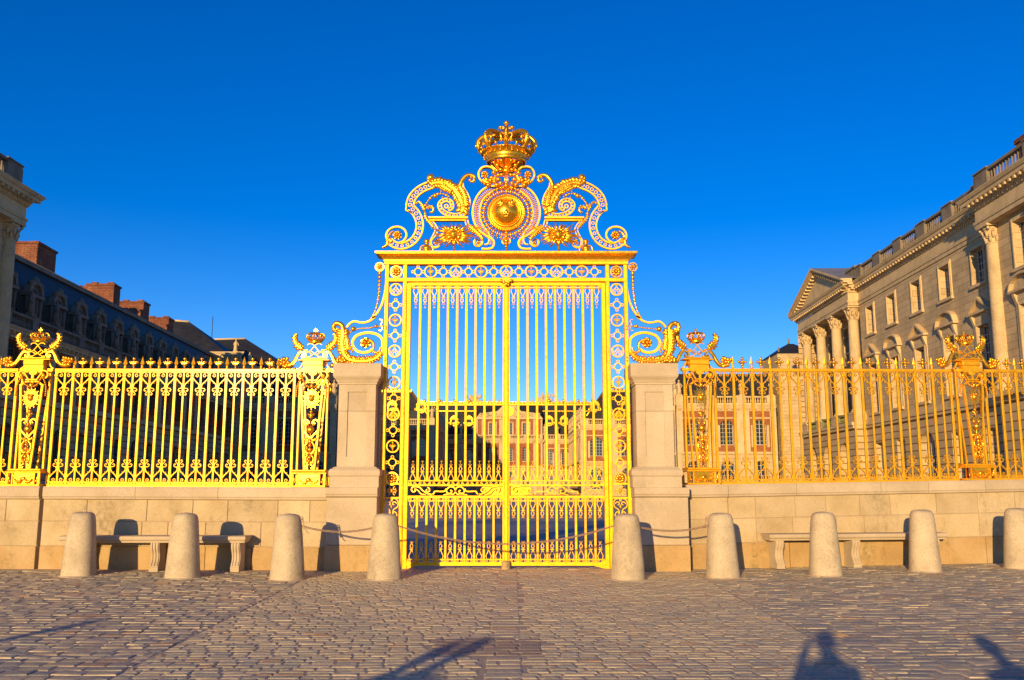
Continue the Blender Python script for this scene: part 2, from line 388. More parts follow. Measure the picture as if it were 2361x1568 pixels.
# ------------------------------------------------------------------ crown (used at two sizes)
def crown_mb(R, H):                                 # R rim radius, H height of band to arch top
    rim = MB()
    rim.lathe([(R*.80, -H*.50), (R*.86, -H*.42), (R*.82, -H*.38), (R*.97, -H*.02), (R*1.06, 0), (R*1.04, .06*H), (R*.96, .05*H), (R*.9, -.05*H), (R*.76, -.4*H), (R*.70, -H*.5)], n=28, cap=False)
    for k in range(24):
        a = 2*pi*k/24; rim.ell((cos(a)*R*.95, sin(a)*R*.95, -H*.16), (R*.05,)*3 if k % 2 else (R*.03, R*.03, R*.06), 0, 6, 4)
    for k in range(36): a = 2*pi*k/36; rim.ell((cos(a)*R*1.06, sin(a)*R*1.06, .03*H), (R*.035,)*3, 0, 5, 4)
    leaves = MB()
    for k in range(8):
        a = 2*pi*k/8+pi/8*0; ca, sa = cos(a), sin(a)
        def put(r, z, t=0): return (ca*r-sa*t, sa*r+ca*t, z)
        leaves.tube([put(R*1.02, 0), put(R*1.12, H*.15), put(R*1.22, H*.32)], R*.06, 6, R*.05)
        leaves.ell(put(R*1.27, H*.42), (R*.07,)*3, 0, 7, 5)
        for sg in (-1, 1):
            leaves.tube([put(*q) for q in spl([(R*1.08, H*.1, 0), (R*1.16, H*.22, sg*R*.12), (R*1.2, H*.3, sg*R*.2), (R*1.17, H*.2, sg*R*.24), (R*1.13, H*.15, sg*R*.19)], 3)], R*.035, 5)
            leaves.ell(put(R*1.16, H*.2, sg*R*.19), (R*.05,)*3, 0, 6, 4)
        a2 = a+pi/8; leaves.ell((cos(a2)*R*1.12, sin(a2)*R*1.12, H*.16), (R*.06, R*.06, R*.09), 0, 6, 4)
        leaves.tube([(cos(a2)*R*1.03, sin(a2)*R*1.03, 0), (cos(a2)*R*1.1, sin(a2)*R*1.1, H*.12)], R*.03, 5)
    arches = MB()
    for k in range(8):
        a = 2*pi*k/8; ca, sa = cos(a), sin(a)
        pr = spl([(R*1.0, .02*H), (R*1.18, H*.38), (R*1.17, H*.68), (R*.92, H*.92), (R*.48, H*.97), (R*.08, H*.93)], 5)
        arches.tube([(ca*r, sa*r, z) for r, z in pr], R*.10, 7)
        for i in range(3, len(pr)-6, 2): arches.ell((ca*(pr[i][0]+R*.06), sa*(pr[i][0]+R*.06), pr[i][1]+H*.03), (R*.05,)*3, 0, 6, 4)
        for sg in (-1, 1):
            arches.tube([(ca*r-sa*t, sa*r+ca*t, z) for r, z, t in spl([(R*1.08, H*.2, sg*R*.05), (R*1.12, H*.36, sg*R*.2), (R*1.12, H*.55, sg*R*.24), (R*1.08, H*.62, sg*R*.12), (R*1.1, H*.52, sg*R*.09)], 3)], R*.045, 5)
    arches.lathe([(R*.1, H*.7), (R*.14, H*.85), (R*.1, H*.98), (R*.16, H*1.06), (R*.06, H*1.14)], n=10)
    return rim, leaves, arches

# ------------------------------------------------------------------ the gate
ZB = P(1166, 1304)[1]                               # underside of the leaves
gate = thing('ornate_gate', 'tall gilded double gate with pierced side pilasters, sun medallion and crown on top', 'gate', (XC, 0, 0))
zt = Z2(1178, 162)[1]; zl = Z2(1178, 322)[1]; zbot = P(1166, 1313)[1]
posts = []
xo = abs(Z2(110, 700)[0]); xi = abs(Z2(270, 700)[0])
for sg in (-1, 1):
    a, b = sorted((sg*(xo-.035), sg*(xo+.035))); MB().bbox(a, b, -.06, .06, zbot, zt, .006).build('outer_post', GOLD, gate)
    a, b = sorted((sg*(xi-.04), sg*(xi+.03))); m = MB().bbox(a, b, -.06, .06, zbot-.01, zt, .006)
    m.box(a+.02, b-.02, -.075, -.061, zbot+.1, zl-.1); m.build('inner_post', GOLD, gate)
# cornice
xw = abs(Z1(100, 1350)[0]); xr = xw+.26; z0, z1_ = Z1(1178, 1352, -.08)[1], Z1(1178, 1262, -.235)[1]; CH = z1_-z0
co = MB()
prof = [(0, 0), (.012, 0), (.012, CH*.14), (.03, CH*.17), (.036, CH*.27), (.042, CH*.28), (.05, CH*.38), (.075, CH*.52), (.115, CH*.66), (.142, CH*.72), (.142, CH*.76), (.158, CH*.77), (.158, CH*.97), (.15, CH)]
vs = []; n = len(prof)
for q, (o_, h) in enumerate(prof):
    X, Y = xw+o_, .07+o_; vs += [(-X, -Y, z0+h), (X, -Y, z0+h), (X, Y, z0+h), (-X, Y, z0+h)]
fs = [(3, 2, 1, 0), tuple(range(4*n-4, 4*n))]
for q in range(n-1):
    for k in range(4): fs.append((q*4+k, q*4+(k+1) % 4, q*4+4+(k+1) % 4, q*4+4+k))
co.add(vs, fs); co.build('cornice', GOLD2, gate)
MB().bbox(-xw-.01, xw+.01, -.075, .075, Z2(1178, 182)[1], z0-.001, .008).build('top_rail', GOLD, gate)
zr0, zr1 = Z2(1178, 333)[1], Z2(1178, 300)[1]
MB().bbox(-xw+.02, xw-.02, -.065, .065, zr0, zr1, .006).build('lower_rail', GOLD, gate)
# frieze rings
fz = Z2(1178, 241)[1]; sp = 116.4*PX
fr_mb = MB(); Rb = 56*PX*.98; Rs = 34*PX
for k in range(-7, 8):
    x = k*sp
    if k % 2 == 0:
        fr_mb.ring(x, fz, Rb, .022, .045, n=24)
        if k % 4 == 0: monogram(fr_mb, x, fz, Rb*.9)
        else: fleur(fr_mb, x, fz, Rb*1.5, -.01)
    else: ringlink(fr_mb, x, fz, Rs, False)
fr_mb.build('frieze_ornament', GOLD, gate)
for sg in (-1, 1):
    mb = MB(); x = sg*(xo+xi)/2
    mb.ring(x, fz, Rb*.95, .02, .045, n=24); rosette(mb, x, fz, Rb*.8, n=8)
    mb.build('corner_rosette', GOLD2, gate)
    a, b = sorted((sg*(xo-.03), sg*(xi+.03)))
    pil = MB()
    zs = [Z2(200, 400+116.6*k)[1] for k in range(9)]+[Z3(160, 205)[1], Z3(160, 320)[1], Z3(160, 435)[1], Z3(160, 552)[1]]
    zz = [Z2(200, 400)[1]-k*(Z2(200, 400)[1]-Z3(160, 552)[1])/11 for k in range(12)]
    step = zz[0]-zz[1]
    for k, z in enumerate(zz):
        if k % 2 == 0:
            pil.ring(x, z, Rb*.98, .022, .045, n=22)
            if k % 4 == 0: monogram(pil, x, z, Rb*.9)
            else: fleur(pil, x, z, Rb*1.5, -.01)
            if k == 8: rosette(pil, x, z, Rb*.6, 0, 7, .015)
        else: ringlink(pil, x, z, Rs, True)
    pil.build('pilaster_rings', GOLD, gate)
    mb = MB(); z = zz[-1]-step; mb.ring(x, z, Rb*.98, .022, .045, n=22); rosette(mb, x, z, Rb*.78, n=8); mb.build('corner_rosette', GOLD2, gate)
    ch = MB()
    za, zb_ = Z3(160, 740)[1], Z3(160, 845)[1]
    ch.box(a, b, -.03, .03, za, za+.03); ch.box(a, b, -.03, .03, zb_-.03, zb_)
    zc = (za+zb_)/2
    for s1 in (-1, 1):
        for s2 in (-1, 1):
            ch.rib(spiral(x+s1*.055, zc+s2*.04, .035, .01, pi/2*s2, pi/2*s2+s1*s2*5, 14), .012, .03)
            ch.tube(t3(spl([(x, zc+s2*.015), (x+s1*.03, zc+s2*.02), (x+s1*.09, zc+s2*.005)], 4)), .008, 5)
    ch.ell((x, -.01, zc), (.025, .03, .04))
    # heart shaped scroll below, then a mirrored one, down to the foot
    for zt_, fl in ((Z3(150, 925)[1], 1), (Z3(150, 1200)[1], -1)):
        for s1 in (-1, 1):
            ch.rib(spl([(x+s1*.02, zt_-fl*.17), (x+s1*.035, zt_-fl*.06), (x+s1*.11, zt_-fl*.0), (x+s1*.11, zt_+fl*.1), (x+s1*.03, zt_+fl*.14), (x, zt_+fl*.08)], 5), .016, .035)
            ch.rib(spiral(x+s1*.045, zt_+fl*.045, .045, .012, (0 if s1 > 0 else pi), (0 if s1 > 0 else pi)+s1*fl*5, 14), .013, .03)
            ch.rib(spl([(x+s1*.02, zt_-fl*.17), (x+s1*.045, zt_-fl*.09), (x+s1*.09, zt_-fl*.12), (x+s1*.1, zt_-fl*.17)], 5), .014, .03)
        ch.ell((x, -.01, zt_), (.02, .02, .04))
    ch.rib([(x, Z3(150, 1080)[1]), (x, zbot+.12)], .03, .03)
    for q in (.15, .3): ch.ring(x, zbot+q, .06, .016, .03, n=14)
    ch.box(a, b, -.03, .03, zbot+.03, zbot+.06)
    ch.build('lower_panel', GOLD, gate)
    # oval hinge plates
    for zy in (745, 1025): 
        z = Z2(200, zy)[1]
        for xx in (sg*xo, sg*xi): MB().ell((xx, -.065, z), (.018, .012, .045), 0, 8, 5).build('hinge_plate', GOLD2, gate)

# leaf ornament profile (local, hanging down from z=0)
def leaf_orn(full=True):
    mb = MB(); k = PX
    for sg in (-1, 1):
        pts = [(sg*28, 0), (sg*21, -12), (sg*19, -34), (sg*24, -50), (sg*14, -72), (sg*4, -96), (sg*3, -112)]
        mb.rib(spl([(a*k, b*k) for a, b in pts], 4), .0115, .022)
        mb.rib(spl([(sg*a*k, b*k) for a, b in [(34, -6), (22, -8), (12, -4), (9, -13), (16, -17), (21, -12)]], 4), .007, .02)
        mb.ell((sg*15*k, 0, -108*k), (.012, .014, .012), 0, 6, 4)
        mb.rib(spl([(sg*a*k, b*k) for a, b in [(2, -116), (13, -134), (1, -160)]], 5), .010, .02)
        mb.tube(t3(spl([(0, -160*k), (sg*9*k, -168*k), (sg*13*k, -176*k)], 3)), .006, 5)
    mb.box(-13*k, 13*k, -.016, .016, -112*k, -104*k); mb.ell((0, 0, -160*k), (.012, .016, .012), 0, 6, 4)
    mb.tube([(0, 0, -160*k), (0, 0, -204*k)] if full else [(0, 0, -160*k), (0, 0, -182*k)], .006, 5, .004)
    if full: mb.tube(t3(spl([(-7*k, -206*k), (0, -196*k), (7*k, -206*k)], 3)), .004, 4)
    return mb
ORN_L = leaf_orn().mesh('leaf_scroll', GOLD); 
ORN_S = leaf_orn(False).mesh('leaf_scroll_short', GOLD)
ORN_LU = leaf_orn().xf(lambda x, y, z: (x, y, -z)).mesh('leaf_scroll_up', GOLD)
ORN_SU = leaf_orn(False).xf(lambda x, y, z: (x, y, -z)).mesh('leaf_scroll_up_short', GOLD)
leafx0 = abs(Z2(1205, 700)[0]); leafx1 = xi-.045
zA = Z2(1178, 366)[1]; zA1 = Z2(1178, 341)[1]      # top rail of leaf
zM1, zM0 = Z3(1120, 738)[1], Z3(1120, 752)[1]       # middle rail
zN1, zN0 = Z3(1120, 834)[1], Z3(1120, 852)[1]
zK = Z3(1120, 708)[1]                               # thin bar above
zL = Z3(1120, 878)[1]
zB1 = Z3(1120, 1395)[1]; zB2 = Z3(1120, 1372)[1]
bsp = 83.6*PX*1.03
for sg in (-1, 1):
    leaf = thing('gate_leaf', None, None); leaf.parent = gate
    fr = MB()
    sx0, sx1 = sorted((sg*(leafx1-.075), sg*leafx1)); cx0, cx1 = sorted((sg*.008, sg*.05))
    fr.bbox(sx0, sx1, -.05, .05, zbot+.01, zA1, .006)
    fr.bbox(cx0, cx1, -.045, .045, ZB, zA1, .006)
    a, b = (cx1, sx0) if sg > 0 else (sx1, cx0)
    for (q0, q1, dd) in ((zA, zA1, .045), (zM0, zM1, .045), (zN0, zN1, .045), (ZB, zB1, .045), (zK-.008, zK+.008, .03), (zL-.008, zL+.008, .03), (zB2-.008, zB2+.008, .03), (zA-.05, zA-.035, .03)):
        fr.box(a-.002, b+.002, -dd, dd, min(q0, q1), max(q0, q1))
    # curved corner gussets
    for (xx, s1) in ((a, 1), (b, -1)):
        for (zz_, s2) in ((zA, -1), (zB1, 1), (zM1, 1), (zN0, -1)):
            fr.prism([(xx, zz_), (xx+s1*.075, zz_), (xx+s1*.03, zz_+s2*.015), (xx+s1*.012, zz_+s2*.045), (xx, zz_+s2*.08)], -.03, .03)
    fr.prism([(sx0 if sg > 0 else sx1, ZB), ((sx0-.22) if sg > 0 else (sx1+.22), ZB), (sx0 if sg > 0 else sx1, zbot+.015)], -.03, .03)
    fr.build('leaf_frame', GOLD, leaf)
    W = b-a; nb = 9; st = W/(nb+1)
    mb = MB().bbox(-.0215, .0215, -.02, .02, 0, zA-zK, .004)
    for zq in (zA-zK-.045, .02): mb.bbox(-.032, .032, -.028, .028, zq-.014, zq+.014, .005)
    bar_u = mb.mesh('upper_bar', GOLD)
    mb = MB().bbox(-.0205, .0205, -.02, .02, 0, zN0-zB1, .004)
    for zq in (zN0-zL-.01+.0, ): pass
    for zq in (.045, zN0-zB1-.05): mb.bbox(-.031, .031, -.028, .028, zq-.014, zq+.014, .005)
    bar_l = mb.mesh('lower_bar', GOLD)
    for i in range(nb):
        x = a+st*(i+1); inst('bar', bar_u, leaf, (x, 0, zK)); inst('bar', bar_l, leaf, (x, 0, zB1))
    for i in range(nb+1):
        x = a+st*(i+.5)
        for me, z in ((ORN_L, zA-.004), (ORN_LU, zM1+.004), (ORN_S, zN0-.004), (ORN_SU, zB1+.004)):
            inst('scroll_ornament', me, leaf, (x, 0, z))
    # scroll band between the rails
    sb = MB(); zc = (zM0+zN1)/2; h = (zM0-zN1)
    def q3(pts, m=1): return [((a+b)/2+(x_-688)*PX*1.03*m, zc-(y_-793)*PX*1.03) for x_, y_ in pts]
    for m_ in (1, -1):
        sb.rib(spl(q3([(688, 790), (700, 765), (735, 758), (765, 785), (755, 812), (728, 812), (718, 795), (732, 788)], m_), 5), .02, .035)
        sb.rib(spl(q3([(688, 800), (705, 822), (735, 818), (790, 828)], m_), 5), .016, .03)
        sb.rib(spl(q3([(770, 775), (785, 797), (862, 797), (872, 812), (900, 830)], m_), 5), .02, .035)
        sb.rib(spl(q3([(880, 825), (930, 815), (970, 790), (1000, 762), (1050, 758), (1068, 780), (1055, 800), (1035, 796), (1036, 782)], m_), 5), .018, .035)
        sb.rib(spl(q3([(945, 825), (985, 818), (1010, 790), (1040, 775)], m_), 5), .014, .03)
        sb.rib(spiral(*q3([(930, 788)], m_)[0], .05, .012, pi/2, pi/2+m_*6, 18), .016, .035)
        sb.ell((*q3([(930, 788)], m_)[0][:1], 0, q3([(930, 788)], m_)[0][1]), (.016, .02, .016))
    # filled leaf plate near the meeting stile (lock housing)
    lx = (a if sg > 0 else b); s1 = sg
    sb.prism([(lx, zN1+.005), (lx+s1*.33, zN1+.005), (lx+s1*.40, zc), (lx+s1*.36, zM0-.006), (lx, zM0-.006)], .035, .045)
    sb.xf(lambda x, y, z: (x, y-.02 if y < .03 else y, z)); sb.build('scroll_band', GOLD2, leaf)
cb = MB().bbox(-.035, .035, -.085, -.0505, ZB+.02, Z2(1178, 385)[1], .008)
cb.bbox(-.06, .06, -.051, -.047, ZB+.01, zA1-.02, .001)
cb.build('meeting_stile', GOLD, gate)
cp = MB(); zc = Z2(1178, 330)[1]
cp.prism([(-.11, zc+.035), (.11, zc+.035), (.12, zc), (.07, zc-.01), (.055, zc-.06), (.04, zc-.09), (-.04, zc-.09), (-.055, zc-.06), (-.07, zc-.01), (-.12, zc)], -.12, -.07)
for s1 in (-1, 1):
    cp.ell((s1*.09, -.12, zc-.0), (.03, .025, .03)); cp.ell((s1*.04, -.13, zc-.035), (.025, .02, .04), s1*.4)
cp.ell((0, -.13, zc-.07), (.03, .03, .045)); cp.build('keystone', GOLD2, gate)

# ---- crest
for sg in (-1, 1):
    def L(pts, k=6): return [(sg*-x, z) for x, z in spl(z1s(pts), k)]
    def L0(x, y): q = Z1(x, y); return (sg*-q[0], q[1])
    mb = MB()
    ladder(mb, L([(520, 672), (440, 704), (380, 745), (338, 800), (318, 868)]), 68*PX, 15*PX, 47*PX)
    ladder(mb, L([(330, 880), (375, 930), (402, 990), (408, 1050), (392, 1115), (350, 1175), (290, 1212), (230, 1222), (175, 1205), (140, 1175)]), 66*PX, 15*PX, 50*PX, tap=.8)
    mb.rib(L([(285, 905), (290, 860)]), .022, .055); mb.rib(L([(285, 905), (320, 915), (345, 935)]), .022, .055)
    mb.rib(L([(150, 1190), (112, 1150), (120, 1095), (165, 1058), (225, 1052), (275, 1080), (290, 1130), (265, 1175), (230, 1190)]), .03, .055)
    mb.build('scroll_band', GOLD, gate)
    mb = MB(); c = L0(208, 1125); rosette(mb, c[0], c[1], .085, n=7, d=.05)
    acanthus(mb, L([(160, 1190), (128, 1165), (118, 1215), (75, 1240)]), .03, .015, both=True)
    acanthus(mb, L([(125, 1150), (150, 1110), (180, 1090)]), .02, .01)
    mb.build('rosette_scroll', GOLD2, gate)
    mb = MB()   # inner spiral
    ladder(mb, L([(835, 860), (800, 930), (735, 952), (660, 940), (605, 905), (585, 860), (605, 825), (650, 812), (690, 835), (695, 880), (665, 900)]), 40*PX, 9*PX, 34*PX, .02, .05, .6)
    mb.ring(*L0(645, 868), 16*PX, .02, .04, n=12)
    mb.rib(L([(850, 870), (855, 820), (835, 760), (800, 700), (790, 650), (800, 620)]), .026, .05)
    mb.build('inner_scroll', GOLD, gate)
    mb = MB()   # acanthus leaf with two curled tips
    acanthus(mb, L([(520, 668), (580, 660), (650, 680), (705, 712), (745, 760), (775, 815), (798, 870), (785, 925)], 5), .062, .066, step=.052, lob=.66)
    acanthus(mb, L([(600, 690), (650, 720), (690, 745)], 5), .045, .03, -.05, .04); acanthus(mb, L([(760, 700), (800, 760), (815, 820), (822, 880)], 5), .03, .04, -.06, .045)
    mb.tube(t3(L([(530, 680), (500, 660), (485, 625), (500, 598), (522, 600), (520, 622)]), -.03), .035, 7, .03)
    mb.ell((L0(508, 615)[0], -.04, L0(508, 615)[1]), (.055, .05, .06)); mb.ell((L0(490, 650)[0], -.05, L0(490, 650)[1]), (.04, .04, .05))
    mb.tube(t3(L([(765, 690), (785, 640), (820, 600), (860, 590), (895, 608), (890, 645), (862, 650)]), -.02), .045, 7, .025)
    for q in ((868, 612), (892, 625), (880, 652), (855, 640)): mb.ell((L0(*q)[0], -.03, L0(*q)[1]), (.032, .035, .028), 0, 6, 4)
    mb.build('acanthus_leaf', GOLD2, gate)
    mb = MB()   # husk vine
    vp = L([(490, 1000), (462, 950), (450, 900), (462, 850), (490, 810), (520, 775), (570, 757), (620, 757), (675, 785)])
    mb.tube(t3(vp), .012, 6)
    for i, (x, z, a) in enumerate(arclen(vp, .055)): mb.ell((x, -.01, z), (.022+.012*(i % 3 == 0), .02, .02+.012*(i % 3 == 0)), a, 6, 4)
    q = L0(545, 775); mb.ell((q[0], -.02, q[1]), (.045, .04, .05), .5); 
    acanthus(mb, L([(470, 890), (505, 870), (530, 890), (525, 920), (500, 925)]), .024, .014)
    acanthus(mb, L([(450, 905), (430, 860), (400, 830), (375, 850)]), .026, .012)
    acanthus(mb, L([(455, 950), (470, 985), (495, 1015), (530, 1060)]), .022, .018)
    for q in ((610, 790), (600, 735), (660, 800)): mb.ell((L0(*q)[0], -.02, L0(*q)[1]), (.02, .02, .02), 0, 6, 4)
    mb.build('husk_vine', GOLD2, gate)
    mb = MB()   # table bracket
    x0_, x1_ = sorted((L0(488, 980)[0], L0(838, 980)[0]))
    mb.box(x0_, x1_, -.06, .06, L0(600, 980)[1], L0(600, 965)[1]); mb.box(x0_+.01, x1_-.03, -.05, .05, L0(600, 1000)[1], L0(600, 990)[1])
    for dx in (0, 24):
        mb.rib(L([(500+dx, 1000), (530+dx, 1040), (545+dx, 1080), (525+dx, 1130), (505+dx*.4, 1170), (505+dx*.4, 1210), (530, 1238-dx*.4), (572, 1230-dx*.3), (592-dx*.4, 1195), (572, 1165+dx*.3), (545, 1175), (545, 1200)]), .018, .05)
        mb.rib(L([(835-dx, 990), (855-dx, 1050), (905-dx*.5, 1100), (955-dx*.3, 1150), (968-dx*.5, 1195), (935, 1225-dx*.3), (900+dx*.2, 1215), (890+dx*.3, 1180), (915, 1160), (940, 1180)]), .018, .05)
    mb.build('scroll_table', GOLD, gate)
    mb = MB(); rosette(mb, *L0(550, 1195), .035, n=5); mb.build('scroll_rosette', GOLD2, gate)
    mb = MB(); acanthus(mb, L([(850, 1050), (900, 1090), (945, 1135), (970, 1170)]), .04, .025, -.03); rosette(mb, *L0(930, 1195), .04, n=5)
    acanthus(mb, L([(880, 1075), (930, 1060), (965, 1080)]), .02, .01, -.02); mb.build('scroll_leaf', GOLD2, gate)
    mb = MB()   # radiant mask, seen as a spiky cluster
    c = L0(715, 1130); mb.ell((c[0], -.09, c[1]), (.085, .08, .10), 0, 12, 8); mb.ell((c[0], -.16, c[1]-.01), (.018, .03, .03)); mb.ell((c[0], -.15, c[1]-.05), (.03, .02, .012))
    for s1 in (-1, 1): mb.ell((c[0]+s1*.035, -.15, c[1]+.02), (.018, .015, .01)); mb.ell((c[0]+s1*.09, -.08, c[1]-.05), (.045, .045, .05)); mb.ell((c[0]+s1*.05, -.07, c[1]+.09), (.05, .05, .04))
    rr = random.Random(5)
    for k in range(44):
        a = 2*pi*k/44+rr.uniform(-.05, .05); Ln = .2+.12*rr.random()*(1 if k % 2 else .6)+.11*abs(cos(a)); b0 = (c[0]+cos(a)*.08, -.07, c[1]+sin(a)*.08)
        e = (c[0]+cos(a)*Ln, -.02+rr.uniform(-.08, .02), max(z1_+.01, c[1]+sin(a)*Ln*.78)); mdl = tuple((p+q)/2+rr.uniform(-.012, .012) for p, q in zip(b0, e))
        mb.tube([b0, mdl, e], [.02, .019, .006], 5)
    for k in range(10): a = 2*pi*k/10; mb.ell((c[0]+cos(a)*.11, -.08, c[1]+sin(a)*.10), (.04, .04, .025), a, 6, 4)
    mb.tube([(c[0], -.02, z1_), (c[0], -.05, c[1])], .02, 6)
    mb.build('radiant_mask', GOLD2, gate)
    mb = MB()   # small urn
    c = L0(470, 1240); mb.lathe([(.12, 0), (.12, .02), (.05, .04), (.085, .07), (.08, .12), (.035, .17), (.03, .19), (.055, .22), (.05, .25), (.02, .28)], (c[0], -.02, z1_), 10)
    for s1 in (-1, 1): mb.tube(t3(spl([(c[0]+s1*.04, z1_+.16), (c[0]+s1*.1, z1_+.14), (c[0]+s1*.12, z1_+.06), (c[0]+s1*.08, z1_+.03)], 4), -.02), .014, 5)
    mb.build('urn', GOLD2, gate)
    mb = MB()   # side of the omega shaped band
    o1 = L([(1020, 690), (950, 740), (900, 820), (880, 920), (895, 1010), (935, 1080), (990, 1125), (1045, 1155), (1070, 1190), (1055, 1235), (1010, 1248), (960, 1246)])
    i1 = L([(1085, 722), (1010, 765), (960, 830), (942, 920), (955, 1000), (990, 1065), (1050, 1110), (1085, 1160), (1090, 1210), (1065, 1245)])
    mb.rib(o1, .032, .06)
    mb.rib(L([(1178, 705), (1110, 712), (1040, 745), (975, 805), (948, 880), (942, 940), (955, 1000), (985, 1060), (1020, 1100), (1030, 1150), (1015, 1200), (985, 1210)]), .022, .055)
    for i, (x, z, a) in enumerate(arclen(L([(1050, 715), (980, 770), (925, 850), (910, 930), (925, 1010), (965, 1075), (1015, 1120), (1048, 1165), (1050, 1215)]), .034)):
        mb.ell((x, 0, z), (.021, .03, .014), a+(.7 if i % 2 else -.7), 6, 4)
        mb.tube([(x-sin(a)*.05, 0, z+cos(a)*.05), (x+sin(a)*.05, 0, z-cos(a)*.05)], .005, 4)
    mb.build('medallion_band', GOLD, gate)
    mb = MB()   # volute under the crown
    v = L0(988, 590)
    mb.rib(L([(1150, 700), (1090, 690), (1040, 690), (990, 668), (945, 630), (932, 580), (960, 530), (1010, 518), (1060, 535), (1085, 580), (1075, 620)]), .03, .10)
    rosette(mb, v[0]-.0, v[1]+.005, .07, -.05, 6, .05)
    acanthus(mb, L([(970, 640), (1010, 665), (1060, 650), (1090, 600)]), .04, .022, -.06)
    for q in ((1005, 640), (1050, 625), (1075, 665), (1020, 690), (1095, 560), (1110, 600), (1130, 560), (1110, 640), (1140, 600), (1095, 690), (1070, 585), (1145, 520), (1100, 520), (1040, 655), (1130, 680)): mb.ell((L0(*q)[0], -.08-.02*(q[0] % 3), L0(*q)[1]), (.05, .045, .04), (q[1] % 5)*.4, 7, 5)
    mb.build('volute', GOLD2, gate)
# medallion disc
c0 = Z1(1178, 930); mx, mz = 0.0, c0[1]
mb = MB()
R1 = 128*PX
mb.lathe([(R1*1.42, -.02), (R1*1.42, .03), (R1*1.36, .06), (R1*1.28, .06), (R1*1.2, .03), (R1*1.12, .03), (R1*1.08, .07), (R1*1.0, .07), (R1*.98, .03), (R1*.7, .0)], (mx, -.02, mz), 48, True, 'y')
for k in range(40): a = 2*pi*(k+.5)/40; mb.ell((mx+cos(a)*R1*1.86, 0, mz+sin(a)*R1*1.86), (.03, .03, .02), a+.6, 6, 4); mb.ell((mx+cos(a+.05)*R1*1.98, 0, mz+sin(a+.05)*R1*1.98), (.02, .025, .014), a-.6, 6, 4)
for k in range(48): a = 2*pi*k/48; mb.ell((mx+cos(a)*R1*1.31, -.085, mz+sin(a)*R1*1.31), (.018, .014, .010), a, 6, 4)
for k in range(32):
    a = 2*pi*k/32; r = R1*1.66
    mb.ell((mx+cos(a)*r, -.03, mz+sin(a)*r), (.058, .03, .024), a, 6, 4)
    mb.ell((mx+cos(a+.098)*r*.99, -.02, mz+sin(a+.098)*r*.99), (.042, .02, .012), a+.5, 6, 4); mb.ell((mx+cos(a)*r*1.13, -.03, mz+sin(a)*r*1.13), (.018, .02, .018), a, 6, 4)
    mb.tube([(mx+cos(a)*R1*1.4, 0, mz+sin(a)*R1*1.4), (mx+cos(a)*R1*1.9, 0, mz+sin(a)*R1*1.9)], .006, 4)
mb.build('sun_medallion', GOLD2, gate)
orb = MB().ell((mx, -.06, mz), (R1*.98, R1*.85, R1*.98), 0, 40, 24).build('orb', GOLD2, gate)
mb = MB()
def orbp(ax, az): 
    y = -.06-R1*.85*sqrt(max(0, 1-(ax*ax+az*az)))-.003; return (ax*R1*.98, y, mz+az*R1*.98)
for (ax, az) in ((-.42, .45), (.42, .45), (0, -.38)):
    for (dx, dz, rx, rz, an) in ((0, .14, .028, .05, 0), (-.14, .04, .045, .02, -.7), (.14, .04, .045, .02, .7), (0, -.12, .02, .03, 0), (-.09, -.14, .02, .014, .5), (.09, -.14, .02, .014, -.5), (0, -.02, .05, .012, 0)):
        p = orbp(ax+dx, az+dz); mb.ell(p, (rx*1.3, .028, rz*1.3), an, 8, 5)
mb.build('fleur_relief', GOLD2, gate)
mb = MB()       # pendant and central strap
for (y_, rx, rz) in ((1110, .045, .03), (1140, .035, .045), (1180, .06, .04), (1205, .05, .035), (1232, .03, .03)):
    p = Z1(1178, y_); mb.ell((0, -.03, p[1]), (rx, .05, rz), 0, 8, 5)
for s1 in (-1, 1):
    mb.tube(t3(spl([(0, Z1(1178, 1165)[1]), (s1*.06, Z1(1178, 1160)[1]), (s1*.075, Z1(1178, 1190)[1]), (s1*.02, Z1(1178, 1215)[1])], 4), -.03), .014, 5)
mb.tube([(0, -.03, z1_), (0, -.03, Z1(1178, 1100)[1])], .02, 6)
mb.build('pendant', GOLD2, gate)
mb = MB()
for s1 in (-1, 0, 1): mb.tube([(s1*.035, -.03-.02*(s1 == 0), Z1(1178, 690)[1]), (s1*.022, -.03, Z1(1178, 560)[1])], .014, 6)
for (y_, rx, rz) in ((695, .08, .03), (672, .05, .035), (560, .1, .05), (530, .07, .05)): mb.ell((0, -.05, Z1(1178, y_)[1]), (rx, .07, rz), 0, 10, 6)
for k in range(-4, 5): mb.ell((k*.055, -.04, Z1(1178, 700)[1]-.012*k*k*.3), (.025, .03, .035), k*.2, 6, 4)
mb.lathe([(.05, 0), (.12, .05), (.2, .09), (.26, .12), (.30, .125)], (0, 0, Z1(1178, 545)[1]), 16, cap=False)
for k in range(10): a = 2*pi*k/10; mb.tube(spl([(cos(a)*.06, sin(a)*.06, Z1(1178, 560)[1]), (cos(a)*.2, sin(a)*.2, Z1(1178, 535)[1]), (cos(a)*.30, sin(a)*.30, Z1(1178, 495)[1])], 3), .022, 5)
mb.build('crown_support', GOLD2, gate)
cr_r, cr_l, cr_a = crown_mb(224*PX, 190*PX); cz = Z1(1178, 402)[1]
cr = inst('crown', cr_r.mesh('crown_rim', GOLD2), gate, (0, 0, cz))
cr_l.build('crown_leaves', GOLD2, cr); cr_a.build('crown_arches', GOLD2, cr)
mb = MB(); fleur(mb, 0, .09, .215, 0, .05); mb.lathe([(.035, -.03), (.05, 0), (.02, .03)], n=8); 
mb.xf(lambda x, y, z: (x*1.9, y, z*1.25+190*PX*1.05)); mb.build('fleur_finial', GOLD2, cr)

